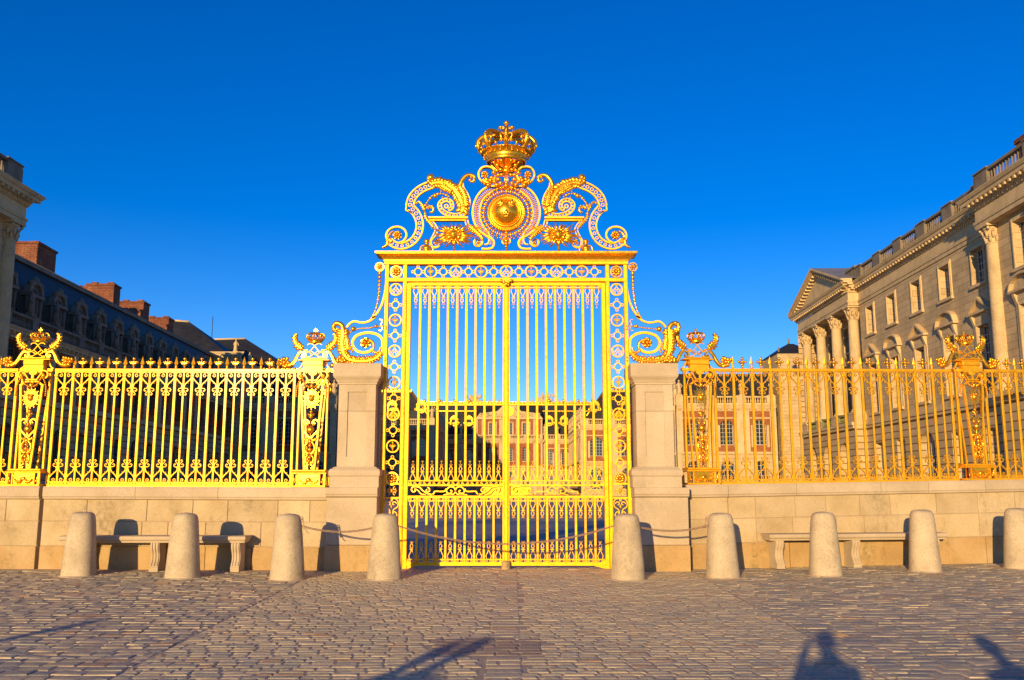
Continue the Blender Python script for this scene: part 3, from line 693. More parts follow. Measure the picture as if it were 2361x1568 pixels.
# ---- scroll brackets standing on the pillars beside the gate (zoom4: native origin 860,940)
def Z4(x, y, Y=0): p = P((860+x*.16942)*.76310, (940+y*.16942)*.76310, Y); return (p[0]-XC, p[1])
for sg in (-1, 1):
    def L(pts, k=6): return [(sg*-x, z) for x, z in spl([Z4(*p) for p in pts], k)]
    def L2(pts, k=6): return [(sg*-x, z) for x, z in spl([Z2(*p) for p in pts], k)]
    def L0(x, y): q = Z4(x, y); return (sg*-q[0], q[1])
    br_ = thing('scroll_bracket', None, None); br_.parent = gate
    mb = MB()
    a_ = L([(1110, 290), (1170, 220), (1245, 185), (1350, 205), (1430, 205), (1530, 170), (1630, 90)])
    top = L2([(-15, 655), (35, 600), (75, 520), (98, 430), (105, 360)])
    mb.rib(a_+top, .034, .05)
    mb.rib(L([(1750, 600), (1740, 500), (1660, 425), (1540, 390), (1420, 395), (1290, 440), (1220, 530), (1220, 620), (1290, 710), (1400, 740), (1500, 725), (1570, 680)]), .045, .05)
    mb.rib(L([(1750, 600), (1750, 700), (1690, 800), (1600, 880), (1450, 920), (1250, 915), (1100, 890)]), .04, .05)
    mb.build('bracket_scroll', GOLD, br_)
    mb = MB()
    acanthus(mb, L([(1735, 740), (1650, 830), (1530, 885), (1400, 900), (1250, 890), (1130, 850), (1070, 780), (1040, 680), (1030, 560), (1040, 450), (1040, 330)], 5), .035, .062, step=.05, lob=.66)
    acanthus(mb, L([(1130, 640), (1140, 700), (1120, 560), (1110, 480)], 4), .03, .03, -.04)
    mb.tube(t3(L([(1045, 360), (1040, 290), (990, 235), (920, 225), (880, 270), (890, 330), (930, 345), (945, 310)]), -.02), .05, 8, .035)
    for q in ((890, 240), (870, 290), (880, 345), (940, 215), (920, 370)): mb.ell((L0(*q)[0], -.03, L0(*q)[1]), (.035, .04, .035), 0, 6, 4)
    for i in range(9): q = L0(1110+i*12+(i % 2)*25, 510+i*28); mb.ell((q[0], -.05, q[1]), (.022, .022, .022), 0, 6, 4)
    for q in ((1000, 830), (960, 870), (1060, 850), (1010, 890), (1090, 890), (960, 900), (1040, 910)): mb.ell((L0(*q)[0], -.06, L0(*q)[1]), (.045, .05, .04), 0, 7, 5)
    for i in range(6): q = L0(1190+i*72, 850-i*3); mb.ell((q[0], -.03, q[1]), (.045, .035, .022), sg*-.9, 7, 5); q = L0(1170+i*72, 815-i*3); mb.ell((q[0], -.03, q[1]), (.022, .025, .012), sg*-.5, 6, 4)
    mb.build('bracket_leaf', GOLD2, br_)
    mb = MB(); q = L0(1445, 565); rosette(mb, q[0], q[1], .10, -.03, 6, .05)
    mb.tube(t3(L([(1520, 520), (1580, 570), (1590, 640), (1580, 700), (1620, 730)]), -.02), .03, 7, .016)
    acanthus(mb, L([(1560, 700), (1620, 745), (1690, 720), (1720, 640)]), .018, .008, -.02, .03); mb.build('bracket_rosette', GOLD2, br_)
    mb = MB(); gp = L([(1120, 420), (1190, 360), (1260, 330), (1350, 310), (1450, 305), (1560, 290), (1640, 275), (1780, 262)])
    mb.tube(t3(gp), .010, 5)
    for i, (x, z, a) in enumerate(arclen(gp, .045)): mb.ell((x, 0, z), (.02, .02, .014+.012*(i % 3 == 1)), a, 6, 4)
    q = L0(1225, 320); mb.ell((q[0], -.01, q[1]), (.05, .05, .05)); q = L0(1630, 270); mb.ell((q[0], -.01, q[1]), (.035, .035, .035))
    mb.rib(L([(1690, 150), (1740, 160), (1735, 200), (1720, 250), (1740, 300), (1720, 350), (1680, 340)]), .012, .02)
    gp = L2([(52, 245), (50, 330), (45, 420), (30, 520), (5, 600), (-30, 660)])
    mb.tube(t3(gp), .012, 5)
    for i, (x, z, a) in enumerate(arclen(gp, .075, .02)): r = .036-.0018*i; mb.ell((x, -.01, z), (r*1.15, r, r), a, 7, 5)
    mb.build('bead_festoon', GOLD2, br_)
    mb = MB(); x, z = L2([(52, 198), (52, 198)])[0]; mb.ring(x, z, .075, .02, .05); rosette(mb, x, z, .055, -.02, 6); mb.build('rosette', GOLD2, br_)

# ------------------------------------------------------------------ fence: bays and piers
H = 2.11                                            # sill to top of upper rail
def bay_scroll():
    mb = MB()
    for sg in (-1, 1):
        f = lambda pts, k=5: [(sg*x, z) for x, z in spl(pts, k)]
        mb.rib(f([(.017, H-.06), (.06, H-.052), (.12, H-.065), (.145, H-.12), (.125, H-.18), (.075, H-.235), (.035, H-.275), (.014, H-.335)]), .015, .03)
        mb.rib(f([(.11, H-.06), (.07, H-.075), (.045, H-.11), (.06, H-.14), (.088, H-.13), (.085, H-.105), (.068, H-.108)]), .0105, .025)
        mb.tube(t3(f([(.115, H-.19), (.13, H-.215), (.128, H-.235)], 3)), .007, 5)
        mb.tube(t3(f([(.07, H-.235), (.085, H-.265)], 3)), .007, 5)
        mb.rib(f([(.014, H-.345), (.035, H-.35), (.075, H-.355), (.088, H-.385), (.068, H-.405), (.055, H-.385)]), .011, .028)
        mb.rib(f([(.014, H-.36), (.02, H-.40), (.045, H-.43), (.062, H-.455), (.044, H-.475), (.03, H-.455)]), .011, .026)
    mb.box(-.036, .036, -.03, .03, H-.345, H-.325)
    return mb
topm = bay_scroll()
botm = MB().merge(topm, lambda x, y, z: (x, y, 1.0*(H-z)+.0))
thin = MB().bbox(-.016, .016, -.014, .014, .04, H-.05, .003)
thin_top = MB(); fleur(thin_top, 0, H+.115, .185, 0, .032); thin_top.xf(lambda x, y, z: (x*1.28, y, z)); thin_top.tube([(0, 0, H), (0, 0, H+.05)], .016, 6)
mainb = MB().bbox(-.023, .023, -.02, .02, 0, H-.05, .004)
for zq in (H-.12, .10): mainb.bbox(-.032, .032, -.028, .028, zq-.022, zq+.022, .006)
spear = MB().lathe([(.018, 0), (.026, .005), (.026, .03), (.016, .04), (.028, .055), (.016, .068), (.014, .072)], (0, 0, H), 8)
spear.add([(.036, 0, H+.10), (0, -.022, H+.10), (-.036, 0, H+.10), (0, .022, H+.10), (0, 0, H+.235), (.012, 0, H+.068), (0, -.012, H+.068), (-.012, 0, H+.068), (0, .012, H+.068)],
          [(0, 1, 4), (1, 2, 4), (2, 3, 4), (3, 0, 4), (0, 5, 6, 1), (1, 6, 7, 2), (2, 7, 8, 3), (3, 8, 5, 0)])
M_top, M_bot = topm.mesh('bay_scroll_top', GOLD), botm.mesh('bay_scroll_foot', GOLD)
M_thin, M_fleur, M_main, M_spear = thin.mesh('thin_bar', GOLD), thin_top.mesh('fleur_finial', GOLD2), mainb.mesh('main_bar', GOLD), spear.mesh('spear_point', GOLD)
def LY(x):                                           # fence line depth and sill height for a given X
    if x > 0: t = max(0, x-2.9); return (.15+.15*t, 1.431+.016*t)
    t = max(0, -x-2.9); return (.02+.013*t, 1.392+.004*t)
def fence(x0, x1, label, group, first=True, last=True, bays=None, ph=0.5):
    xa = (x0+x1)/2; y0, z0 = LY(x0); y1, z1 = LY(x1); yc, zc = LY(xa)
    ang = atan2(y1-y0, x1-x0)
    t = thing('gilded_fence', label, 'fence', (xa, yc, zc), 0, group)
    n = bays or round((x1-x0)/.327); s = (x1-x0)/n
    rail = MB()
    for (za, zb, d) in ((-.0, .04, .035), (H-.05, H, .035), (.07, .085, .02)):
        vs = []
        for X in (x0-.02, x1+.02):
            Y, Z = LY(X); vs += [(X-xa, Y-yc-d, Z-zc+za), (X-xa, Y-yc+d, Z-zc+za), (X-xa, Y-yc+d, Z-zc+zb), (X-xa, Y-yc-d, Z-zc+zb)]
        rail.add(vs, [(3, 2, 1, 0), (4, 5, 6, 7), (0, 1, 5, 4), (1, 2, 6, 5), (2, 3, 7, 6), (3, 0, 4, 7)])
    rail.build('rail', GOLD, t)
    for i in range(n+1):
        X = x0+s*i; Y, Z = LY(X); l = (X-xa, Y-yc, Z-zc)
        b = inst('bar', M_main, t, l, ang)
        if 0 < i < n or (i == 0 and not first) or (i == n and not last): inst('spear_point', M_spear, b)
        if i < n:
            X = x0+s*(i+.5); Y, Z = LY(X); l = (X-xa, Y-yc, Z-zc)
            b = inst('thin_bar', M_thin, t, l, ang)
            inst('scroll', M_top, b); inst('scroll', M_bot, b)
            if not ((i == 0 and first) or (i == n-1 and last)): inst('fleur_finial', M_fleur, b)
    return t

def q6(x, y): return ((x-1290+(1480-y)*-.036+.0)*.00202, (1480-y)*.00206)   # local pier coordinates from zoom 6
def pier_parts():
    parts = []
    def add(nm, mb, mat, sub=()): parts.append((nm, mb.mesh(nm, mat), sub))
    b = MB(); hb = .315*.96; zt_ = .305
    b.bbox(-hb, hb, -.20, .14, .0, .035, .006); b.bbox(-hb-.015, hb+.015, -.215, .155, zt_-.075, zt_-.045, .006); b.bbox(-hb+.01, hb-.01, -.19, .13, zt_-.045, zt_, .006)
    for x in (-hb, hb-.04, -hb+.0): b.box(x, x+.04, -.20, -.165, .035, zt_-.075)
    for x in (-hb, hb-.04): b.box(x, x+.04, .10, .14, .035, zt_-.075)
    for x in (-.205, .185): b.box(x, x+.02, -.19, -.165, .035, zt_-.075)
    for k in range(26): b.ell((-hb+.01+k*(2*hb-.02)/25, -.215, zt_-.03), (.009,)*3, 0, 5, 4)
    add('pier_base', b, GOLD)
    r = MB(); 
    for sg in (-1, 1):
        acanthus(r, [(sg*x, z) for x, z in spl([(.03, .10), (.08, .075), (.13, .09), (.16, .13)], 5)], .022, .012, -.18, .03)
        r.rib([(sg*x, z) for x, z in spl([(.05, .14), (.1, .16), (.15, .2), (.17, .18), (.15, .16)], 4)], .012, .02, -.18)
        r.ell((sg*.255, -.18, .13), (.022, .02, .06)); r.ell((sg*.235, -.18, .09), (.02, .02, .03), .6); r.ell((sg*.27, -.18, .17), (.02, .02, .03), .6)
    r.ell((0, -.18, .13), (.05, .03, .04), 0, 10, 6); r.box(-.18, .18, -.165, -.16, .04, .23)
    add('base_relief', r, GOLD2)
    # tapered openwork herm
    h = MB(); zb_, zu = .305, 1.80
    for sg in (-1, 1):
        for y, xb, xt, w in ((-.15, .105, .215, .036), (.09, .105, .215, .03)):
            h.add([(sg*(xb-w), y-.018, zb_), (sg*xb, y-.018, zb_), (sg*xb, y+.018, zb_), (sg*(xb-w), y+.018, zb_), (sg*(xt-w), y-.018, zu), (sg*xt, y-.018, zu), (sg*xt, y+.018, zu), (sg*(xt-w), y+.018, zu)],
                  [(0, 1, 2, 3), (4, 5, 6, 7), (0, 1, 5, 4), (1, 2, 6, 5), (2, 3, 7, 6), (3, 0, 4, 7)])
        h.rib([(sg*x, z) for x, z in spl([(.215, zu-.01), (.17, zu+.012), (.12, zu+.05), (.05, zu+.06)], 4)], .03, .036, -.15)
        h.bbox(*sorted((sg*.235, sg*.27)), -.03, .03, .305, H, .004)
    add('herm_frame', h, GOLD)
    e = MB()
    zt2 = 2.13
    e.box(-.30, .30, -.05, .05, H-.05, H); e.bbox(-.185, .185, -.17, .10, 2.165, 2.255, .01); e.bbox(-.28, .28, -.14, .10, 2.257, 2.28, .004); e.bbox(-.21, .21, -.18, .11, 2.281, 2.30, .004)
    for x in (-.125, 0, .125): e.prism([(x+.05*cos(a)*(1 if x else 1.5), 2.10+(.05 if not x else .04)*sin(a)-(.03 if x else .07)) for a in [pi+pi*k/8 for k in range(9)]]+[(x+.05*(1 if x else 1.5), 2.164), (x-.05*(1 if x else 1.5), 2.164)], -.15, -.02)
    for sg in (-1, 1):
        e.rib([(sg*x, z) for x, z in spl([(.10, 2.03), (.18, 2.06), (.245, 2.04), (.265, 1.98), (.23, 1.93), (.18, 1.94), (.165, 1.99), (.19, 2.0)], 5)], .022, .05, -.12)
        e.rib([(sg*x, z) for x, z in spl([(.16, 2.03), (.13, 1.98), (.08, 1.90), (.06, 1.84)], 5)], .02, .045, -.13)
        e.rib([(sg*x, z) for x, z in spl([(.30, H), (.25, H+.04), (.2, H+.14)], 5)], .02, .05, 0)
        e.ell((sg*.2, -.16, 1.97), (.035, .035, .04))
    e.bbox(-.11, .11, -.19, -.10, 1.88, 1.905, .004); e.bbox(-.10, .10, -.185, -.105, 1.845, 1.86, .004); e.box(-.02, .02, -.16, -.12, 1.78, 2.03)
    add('entablature', e, GOLD)
    s = MB()
    for sg in (-1, 1):
        bead_string(s, [(sg*x, z) for x, z in spl([(.18, 1.95), (.23, 1.87), (.265, 1.76), (.27, 1.6)], 5)], .018, .033, -.17)
        bead_string(s, [(sg*x, z) for x, z in spl([(.17, 1.92), (.12, 1.82), (.05, 1.77), (0, 1.76)], 5)], .018, .033, -.18)
        s.ell((sg*.08, -.16, 1.79), (.04, .03, .025), sg*.6)
    s.ell((0, -.18, 1.79), (.035, .03, .05))
    add('bead_swag', s, GOLD2)
    f = MB(); sz = 1.565
    f.ell((0, -.16, sz), (.052, .045, .062), 0, 14, 9); f.ell((0, -.205, sz-.005), (.010, .014, .016)); f.ell((0, -.198, sz-.03), (.018, .01, .006))
    for sg in (-1, 1): f.ell((sg*.02, -.198, sz+.014), (.010, .008, .006)); f.ell((sg*.03, -.18, sz+.05), (.03, .03, .02), sg*-.5)
    for k in range(28):
        a = 2*pi*k/28; Ln = .165 if k % 2 else .135
        f.tube([(cos(a)*.05, -.15, sz+sin(a)*.06), (cos(a)*Ln, -.15, sz+sin(a)*Ln*1.18)], .008, 4, .006)
    add('sun_face', f, GOLD2)
    g = MB()
    g.tube([(0, -.15, .34), (0, -.15, 1.36)], .009, 5)
    g.ell((0, -.15, 1.33), (.028, .028, .028)); g.ell((0, -.15, 1.27), (.06, .035, .03)); g.ell((0, -.15, 1.235), (.04, .04, .02)); g.ell((0, -.16, 1.01), (.068, .06, .068), 0, 14, 9)
    for sg in (-1, 1):
        g.rib([(sg*x, z) for x, z in spl([(.01, .86), (.06, .92), (.125, .99), (.15, 1.08), (.13, 1.16), (.08, 1.185), (.035, 1.15), (.05, 1.11), (.08, 1.13)], 5)], .022, .035, -.15)
        g.ell((sg*.035, -.15, 1.28), (.035, .02, .02), sg*.6); g.ell((sg*.05, -.16, 1.10), (.03, .03, .03))
        acanthus(g, [(sg*x, z) for x, z in spl([(.02, .84), (.075, .82), (.1, .86), (.11, .83)], 4)], .022, .012, -.15, .03)
        acanthus(g, [(sg*x, z) for x, z in spl([(.015, .58), (.07, .62), (.09, .7), (.06, .76), (.03, .8)], 4)], .024, .014, -.15, .035)
        acanthus(g, [(sg*x, z) for x, z in spl([(.015, .42), (.05, .43), (.075, .47), (.06, .53), (.03, .56)], 4)], .022, .012, -.15, .03)
        g.rib([(sg*x, z) for x, z in spl([(.02, .40), (.06, .37), (.075, .34), (.05, .32), (.035, .345)], 4)], .016, .03, -.15)
    for z, r_ in ((.80, .04), (.73, .03), (.66, .035), (.60, .025), (.52, .035), (.46, .025)): g.ell((0, -.17, z), (r_, .035, r_*1.1), 0, 8, 5)
    add('pendant_trophy', g, GOLD2)
    for sg in (-1, 1):
        k = MB()
        k.tube([(sg*x, -.02, z) for x, z in spl([(.21, 2.43), (.17, 2.45), (.15, 2.40), (.185, 2.36), (.235, 2.38), (.26, 2.43), (.25, 2.40), (.28, 2.41), (.33, 2.34), (.37, 2.26), (.43, 2.19), (.50, 2.17)][6:], 5)], .028, 7, .045)
        k.rib([(sg*x, z) for x, z in spl([(.40, 2.2), (.345, 2.27), (.31, 2.36), (.26, 2.42), (.19, 2.41), (.165, 2.36), (.19, 2.32), (.225, 2.335), (.215, 2.37)], 5)], .028, .06, -.02)
        c = (sg*.54, -.03, 2.235)
        for q in range(7): a = 2*pi*q/7; k.ell((c[0]+cos(a)*.065, -.04, c[2]+sin(a)*.065), (.05, .04, .03), a, 6, 4)
        k.ell((c[0], -.07, c[2]), (.035, .03, .035)); k.ell((c[0]-sg*.02, -.03, 2.16), (.08, .04, .03))
        for q in range(4): k.ell((c[0]+sg*(-.05+.05*q), -.05, c[2]+.075-.01*q), (.03, .03, .035), .4, 6, 4)
        add('scroll_shoulder', k, GOLD2)
        p = MB()
        pp = [(sg*x, z) for x, z in spl([(.02, 2.36), (.12, 2.43), (.22, 2.48), (.31, 2.54), (.37, 2.63), (.375, 2.71), (.33, 2.76)], 5)]
        p.tube(t3(pp, -.03), .016, 6); acanthus(p, pp[10:], .046, .026, -.03, .05, .72)
        add('palm_leaf', p, GOLD2)
    mnt = MB()
    for sg in (-1, 1):
        mnt.rib([(sg*x, z) for x, z in spl([(-.13, 2.55), (-.10, 2.575), (-.04, 2.57), (.01, 2.52), (.08, 2.44), (.15, 2.41), (.17, 2.44), (.15, 2.465), (.12, 2.45)], 5)], .012, .025, -.05)
        mnt.rib([(sg*x, z) for x, z in spl([(.02, 2.56), (-.04, 2.48), (-.10, 2.42), (-.15, 2.42), (-.14, 2.46)], 5)], .010, .022, -.04)
        mnt.rib([(sg*x, z) for x, z in spl([(-.13, 2.31), (-.1, 2.33), (-.03, 2.37), (.06, 2.44)], 5)], .012, .022, -.05)
        mnt.rib([(sg*x, z) for x, z in spl([(.08, 2.31), (.11, 2.34), (.14, 2.33), (.13, 2.31)], 5)], .010, .022, -.05)
    add('monogram', mnt, GOLD)
    r1, r2, r3 = crown_mb(.135, .125)
    fn = MB(); fn.box(-.010, .010, -.010, .010, .12, .215); fn.box(-.034, .034, -.009, .009, .165, .187); fn.ell((0, 0, .14), (.022,)*3)
    add('crown', r1, GOLD2, (('crown_leaves', r2.mesh('crown_leaves', GOLD2)), ('crown_arches', r3.mesh('crown_arches', GOLD2)), ('cross_finial', fn.mesh('cross_finial', GOLD2))))
    return parts
PIER = pier_parts()
def pier(x, label):
    y, z = LY(x); ang = atan2(LY(x+.3)[0]-LY(x-.3)[0], .6)
    t = thing('gilded_pier', label, 'pier', (x, y, z), ang, 'crowned gilded piers of the fence')
    for nm, me, sub in PIER:
        o = inst(nm, me, t, (0, 0, 2.65) if nm == 'crown' else (0, 0, 0))
        for n2, m2 in sub: inst(n2, m2, o)
    return t
def pxX(xd, yd=980, y=0): return P(xd, yd, y)[0]
PL1, PL0 = pxX(720, 1000, .02), pxX(75, 1000, .10)
PR1, PR0 = pxX(1614, 1000, .15), pxX(2240, 1000, 1.05)
FG = 'gilded fence panels standing on the low walls'
fence(PL0+.36, PL1-.355, 'wide bright gilded spear fence on the wall left of the gate', FG, bays=14)
fence(PL0-.36-6*.327, PL0-.36, 'short run of gilded spear fence cut off by the left edge of the picture', FG, False, True, 6)
fence(PR1+.33, PR0-.36, 'wide golden spear fence right of the gate, before the colonnaded wing', FG, bays=13)
fence(PR0+.36, PR0+.36+5*.327, 'short run of golden spear fence cut off by the right edge of the picture', FG, True, False, 5)
pier(PL1, 'crowned openwork gilded pier beside the left stone pillar of the gate')
pier(PL0, 'crowned openwork gilded pier at the far left, in front of the shaded slate roofed wing')
pier(PR1, 'crowned openwork gilded pier beside the right stone pillar of the gate')
pier(PR0, 'crowned openwork gilded pier at the far right, in front of the sunlit limestone wing')
# rail stubs joining piers to pillars
for xx in (PL1+.335, PR1-.30): 
    y, z = LY(xx)

# ------------------------------------------------------------------ stone pillars
def pillar(sg, label):
    xf = P(821 if sg < 0 else 1511, 980, -.42)[0]
    t = thing('stone_pillar', label, 'pillar', (xf, 0, 0), 0, 'stone pillars flanking the gate')
    def zz(y, Y=-.42): return P(1180, y, Y)[1]
    w = .325
    m = MB(); zs0, zs1 = zz(1076), zz(886)
    y0 = -.38
    # shaft with a sunk panel on the front and back
    pw = .165; pz0, pz1 = zz(1053), zz(903)
    zm = (zs0+zs1)/2+.25
    for (a, b) in ((zs0, zm-.003), (zm+.003, zs1)):
        q0, q1 = max(a, pz0), min(b, pz1)
        m.box(-w, -pw, y0, y0+.06, a, b); m.box(pw, w, y0, y0+.06, a, b)
        if a < pz0: m.box(-pw, pw, y0, y0+.06, a, pz0)
        if b > pz1: m.box(-pw, pw, y0, y0+.06, pz1, b)
        m.box(-pw, pw, y0+.026, y0+.06, q0, q1)
        m.box(-w, w, y0+.0605, .38, a, b)
    fx = -sg*w     # panel on the face towards the gate
    m.build('shaft', PILLST, t)
    def moul(prof, nm):
        mb = MB(); vs = []
        for q, h in prof:
            vs += [(-w-q, y0-q, h), (w+q, y0-q, h), (w+q, .38+q, h), (-w-q, .38+q, h)]
        n = len(prof); fs = [(3, 2, 1, 0), tuple(range(4*n-4, 4*n))]
        for i in range(n-1):
            for k in range(4): fs.append((i*4+k, i*4+(k+1) % 4, i*4+4+(k+1) % 4, i*4+4+k))
        mb.add(vs, fs); return mb.build(nm, PILLST, t)
    z1_, z2_ = zs1+.001, zz(838)
    moul([(0, z1_), (.02, z1_), (.02, z1_+.035), (.035, z1_+.04), (.045, z1_+.07), (.075, z1_+.11), (.085, z1_+.115), (.085, z1_+.13), (.095, z1_+.14), (.095, z2_-.012), (.088, z2_)], 'cap')
    z0_ = zz(1124); zt_ = zs0-.001; zk = zz(1099)
    moul([(.10, zk), (.115, zk+.02), (.12, zk+.06), (.115, zk+.10), (.095, zk+.13), (.06, zk+.14), (.055, zk+.155), (.03, zk+.17), (.012, zt_), (0, zt_)], 'base_moulding')
    moul([(.10, z0_), (.10, zk-.001)], 'base_block')
    return t, w
for sg, lb in ((-1, 'square stone pillar left of the gate, its cap carrying a gilded scroll bracket'), (1, 'square stone pillar right of the gate, its cap carrying a gilded scroll bracket')):
    pillar(sg, lb)

# ------------------------------------------------------------------ low walls built of blocks
def blocks(mb, x0, x1, yf, yb, z0, z1, seed, wmin=.5, wmax=1.1, g=.004, cuts=None, ch=.006):
    r = random.Random(seed); x = x0
    while x < x1-.01:
        w_ = r.uniform(wmin, wmax)
        if x+w_ > x1-.3: w_ = x1-x
        d = r.uniform(0, .003)
        mb.bbox(x+g, x+w_-g, yf+d, yb, z0+g, z1-g, ch); x += w_
def low_wall(segs, label, group=None):
    t = thing('low_wall', label, 'wall', (segs[0][0], 0, 0)); ox = segs[0][0]
    for (x0, x1, off, sd) in segs:
        def shift(x, y, z):
            X = x+ox; Y, Z = LY(X) if abs(X) > 2.9 else LY(2.9*(1 if X > 0 else -1)); return (x, y+Y, z+(Z-1.42))
        b = MB(); yf = -.26-off
        Xs = (x0-ox, x1-ox)
        f = lambda yy: P(1180, yy, yf+.05)[1]
        zc0, z1, z2 = 1.225, .82, .40
        blocks(b, *Xs, yf, .3, zc0-.0-.405, zc0-.03, sd); blocks(b, *Xs, yf, .3, z2, z1, sd+1, .45, 1.2); fb = MB(); blocks(fb, *Xs, yf-.015, .3, -.3, z2-.001, sd+2, .7, 1.4); fb.xf(shift); fb.build('foot_course', FOOTST, t)
        bk = MB().box(Xs[0]+.01, Xs[1]-.01, yf+.025, .28, -.3, 1.2)
        n = 8
        for q in (b,): q.xf(shift)
        b.build('courses', WALLST, t)
        vs = MB(); vs.prismx([(yf+.02, -.3), (.28, -.3), (.28, 1.2), (yf+.02, 1.2)], *Xs)
        vs.xf(shift); vs.build('mortar_core', SAND, t)
        c = MB(); r = random.Random(sd+9); x = Xs[0]
        while x < Xs[1]-.01:
            w_ = r.uniform(.9, 1.7); w_ = Xs[1]-x if x+w_ > Xs[1]-.5 else w_
            c.prismx([(yf-.0, 1.196), (yf-.035, 1.205), (yf-.045, 1.235), (yf-.06, 1.25), (yf-.06, 1.385), (yf-.04, 1.42), (.3, 1.42), (.33, 1.385), (.33, 1.25), (.3, 1.2)], x+.003, x+w_-.003); x += w_
        c.xf(shift); c.build('coping', PILLST, t)
    return t
xl_in = P(880, 1200, -.3)[0]; xr_in = P(1453, 1200, -.3)[0]
xl_p = P(752, 1200, -.42)[0]; xr_p = P(1588, 1200, -.42)[0]
xr_q = P(1681, 1200, -.1)[0]
jl = P(93, 1200, -.2)[0]
low_wall([(-10.9, jl-.028, .04, 41), (jl+.028, xl_p-.004, .03, 11)], 'low limestone block wall with coping left of the gate, split by a dark open joint')
low_wall([(xr_p+.004, xr_q-.006, .14, 23), (xr_q+.004, 11.2, .08, 31)], 'low stained limestone wall right of the gate, with a slightly projecting first stretch')
def plinth(x0, x1, label):
    t = thing('pillar_plinth', label, 'plinth', ((x0+x1)/2, 0, 0), 0, 'stone plinths under the gate pillars'); hw = (x1-x0)/2
    zt_ = P(1180, 1124, -.48)[1]; zc = P(1180, 1147, -.5)[1]; zk = P(1180, 1257, -.5)[1]; zm = P(1180, 1190, -.5)[1]
    b = MB().bbox(-hw, hw, -.5, .5, -.3, zk-.003, .008); b.build('foot_block', FOOTST, t)
    b = MB().bbox(-hw+.012, hw-.012, -.49, .49, zk, zc-.002, .008); b.build('body', PILLST, t)
    MB().prismx([(-.49, zc), (-.53, zc+.02), (-.54, zc+.05), (-.555, zc+.06), (-.555, zt_-.01), (-.54, zt_), (.5, zt_), (.55, zt_-.01), (.55, zc+.05), (.49, zc)], -hw-.0, hw+.0).build('coping', PILLST, t)
plinth(xl_p, xl_in-.05, 'broad stone plinth under the left gate pillar')
plinth(xr_in+.05, xr_p, 'broad stone plinth under the right gate pillar')

# ------------------------------------------------------------------ stone benches
def bench(x0, x1, legs, zs, label, y=None, rise=0):
    xa = (x0+x1)/2; Y, Z = LY(xa); ang = atan2(LY(x1)[0]-LY(x0)[0], x1-x0)
    yb = Y-.29-.02
    t = thing('stone_bench', label, 'bench', (xa, yb-.22, gz(xa, yb-.3)), ang, 'stone benches against the low walls'); hw = (x1-x0)/2
    zt = zs-gz(xa, yb-.3)
    s = MB(); pr = [(-.15, zt-.115), (-.17, zt-.11), (-.175, zt-.085), (-.20, zt-.075), (-.215, zt-.055), (-.22, zt-.03), (-.212, zt-.008), (-.19, zt), (.2, zt), (.2, zt-.115)]
    n = len(pr); vs = []
    for k, (X, ins) in enumerate(((-hw+.04, 1), (-hw, 0), (hw, 0), (hw-.04, 1))): pass
    for X, sgx in ((-hw, 1), (hw, -1)):
        for q, (a, b) in enumerate(pr):
            o_ = (a+.22) if a < 0 else 0; vs.append((X+sgx*(o_*.5+(0 if a < 0 else [0, 0, 0, 0, 0, 0, 0, 0, 0, .06][q])), a, b))
    s.add(vs, [tuple(range(n)), tuple(range(2*n-1, n-1, -1))]+[(i, i+n, (i+1) % n+n, (i+1) % n) for i in range(n)])
    s.build('seat', PILLST, t)
    for lx in legs:
        l = MB(); X = lx-xa; h = zt-.115
        prof = [(-.17, 0), (.14, 0), (.14, h), (-.16, h), (-.172, h*.93), (-.16, h*.8), (-.125, h*.66), (-.11, h*.5), (-.125, h*.36), (-.15, h*.27), (-.165, h*.2), (-.165, h*.17), (-.18, h*.16)]
        l.prismx(prof, -.075, .075)
        for dx in (-.05, 0, .05): l.tube([(dx, a-.004, b) for a, b in spl([p for p in prof[3:11]], 3)], .016, 6)
        l.xf(lambda x, y, z: (x+X, y, z)); l.build('leg', PILLST, t)
    return t
bench(P(138, 1245, -.6)[0], P(570, 1245, -.6)[0], [P(x, 1290, -.7)[0] for x in (175, 352, 540)], P(350, 1236, -.65)[1], 'long stone bench with scroll legs against the wall left of the gate, behind two bollards')
bench(P(1762, 1235, -.2)[0], P(2175, 1225, .3)[0], [P(1788, 1290, -.1)[0], P(1965, 1280, .1)[0], P(2150, 1270, .3)[0]], P(1970, 1229, .1)[1], 'long stone bench with scroll legs against the stained wall right of the gate')

# ------------------------------------------------------------------ bollards and chains
def bollard_mesh(seed):
    r = random.Random(seed); n = 28; Hh = 1.04
    prof = [(.262, -.05), (.262, .0), (.258, .02), (.247, .2), (.232, .42), (.214, .68), (.196, .88), (.188, .94), (.176, .985), (.155, 1.015), (.12, 1.032), (.06, 1.04), (.01, 1.041)]
    m = MB(); ph = [r.uniform(0, 6) for _ in range(4)]
    vs = []
    for q, h in prof:
        for k in range(n):
            a = 2*pi*k/n; q2 = q*(1+.006*sin(3*a+ph[0]+h*2)+.006*sin(5*a+ph[1]-h*5)+.004*sin(9*a+ph[2]+h*9)); 
            e = 2.35; c, s_ = abs(cos(a))**(2/e), abs(sin(a))**(2/e); q2 *= 1
            vs.append((q2*c*(1 if cos(a) > 0 else -1), q2*s_*(1 if sin(a) > 0 else -1), h*.976+.004*sin(2*a+ph[3])))
    fs = [(j*n+k, j*n+(k+1) % n, (j+1)*n+(k+1) % n, (j+1)*n+k) for j in range(len(prof)-1) for k in range(n)]
    m.add(vs, fs, True); m.face([(len(prof)-1)*n+k for k in range(n)])
    ft = MB().lathe([(.30, -.05), (.30, .006), (.27, .014), (.2, .02)], n=20, cap=False)
    ft.cur = 0
    return m.mesh('bollard_stone', BOLST), ft.mesh('bollard_footing', SAND)
BM = [bollard_mesh(s) for s in (1, 2, 3)]
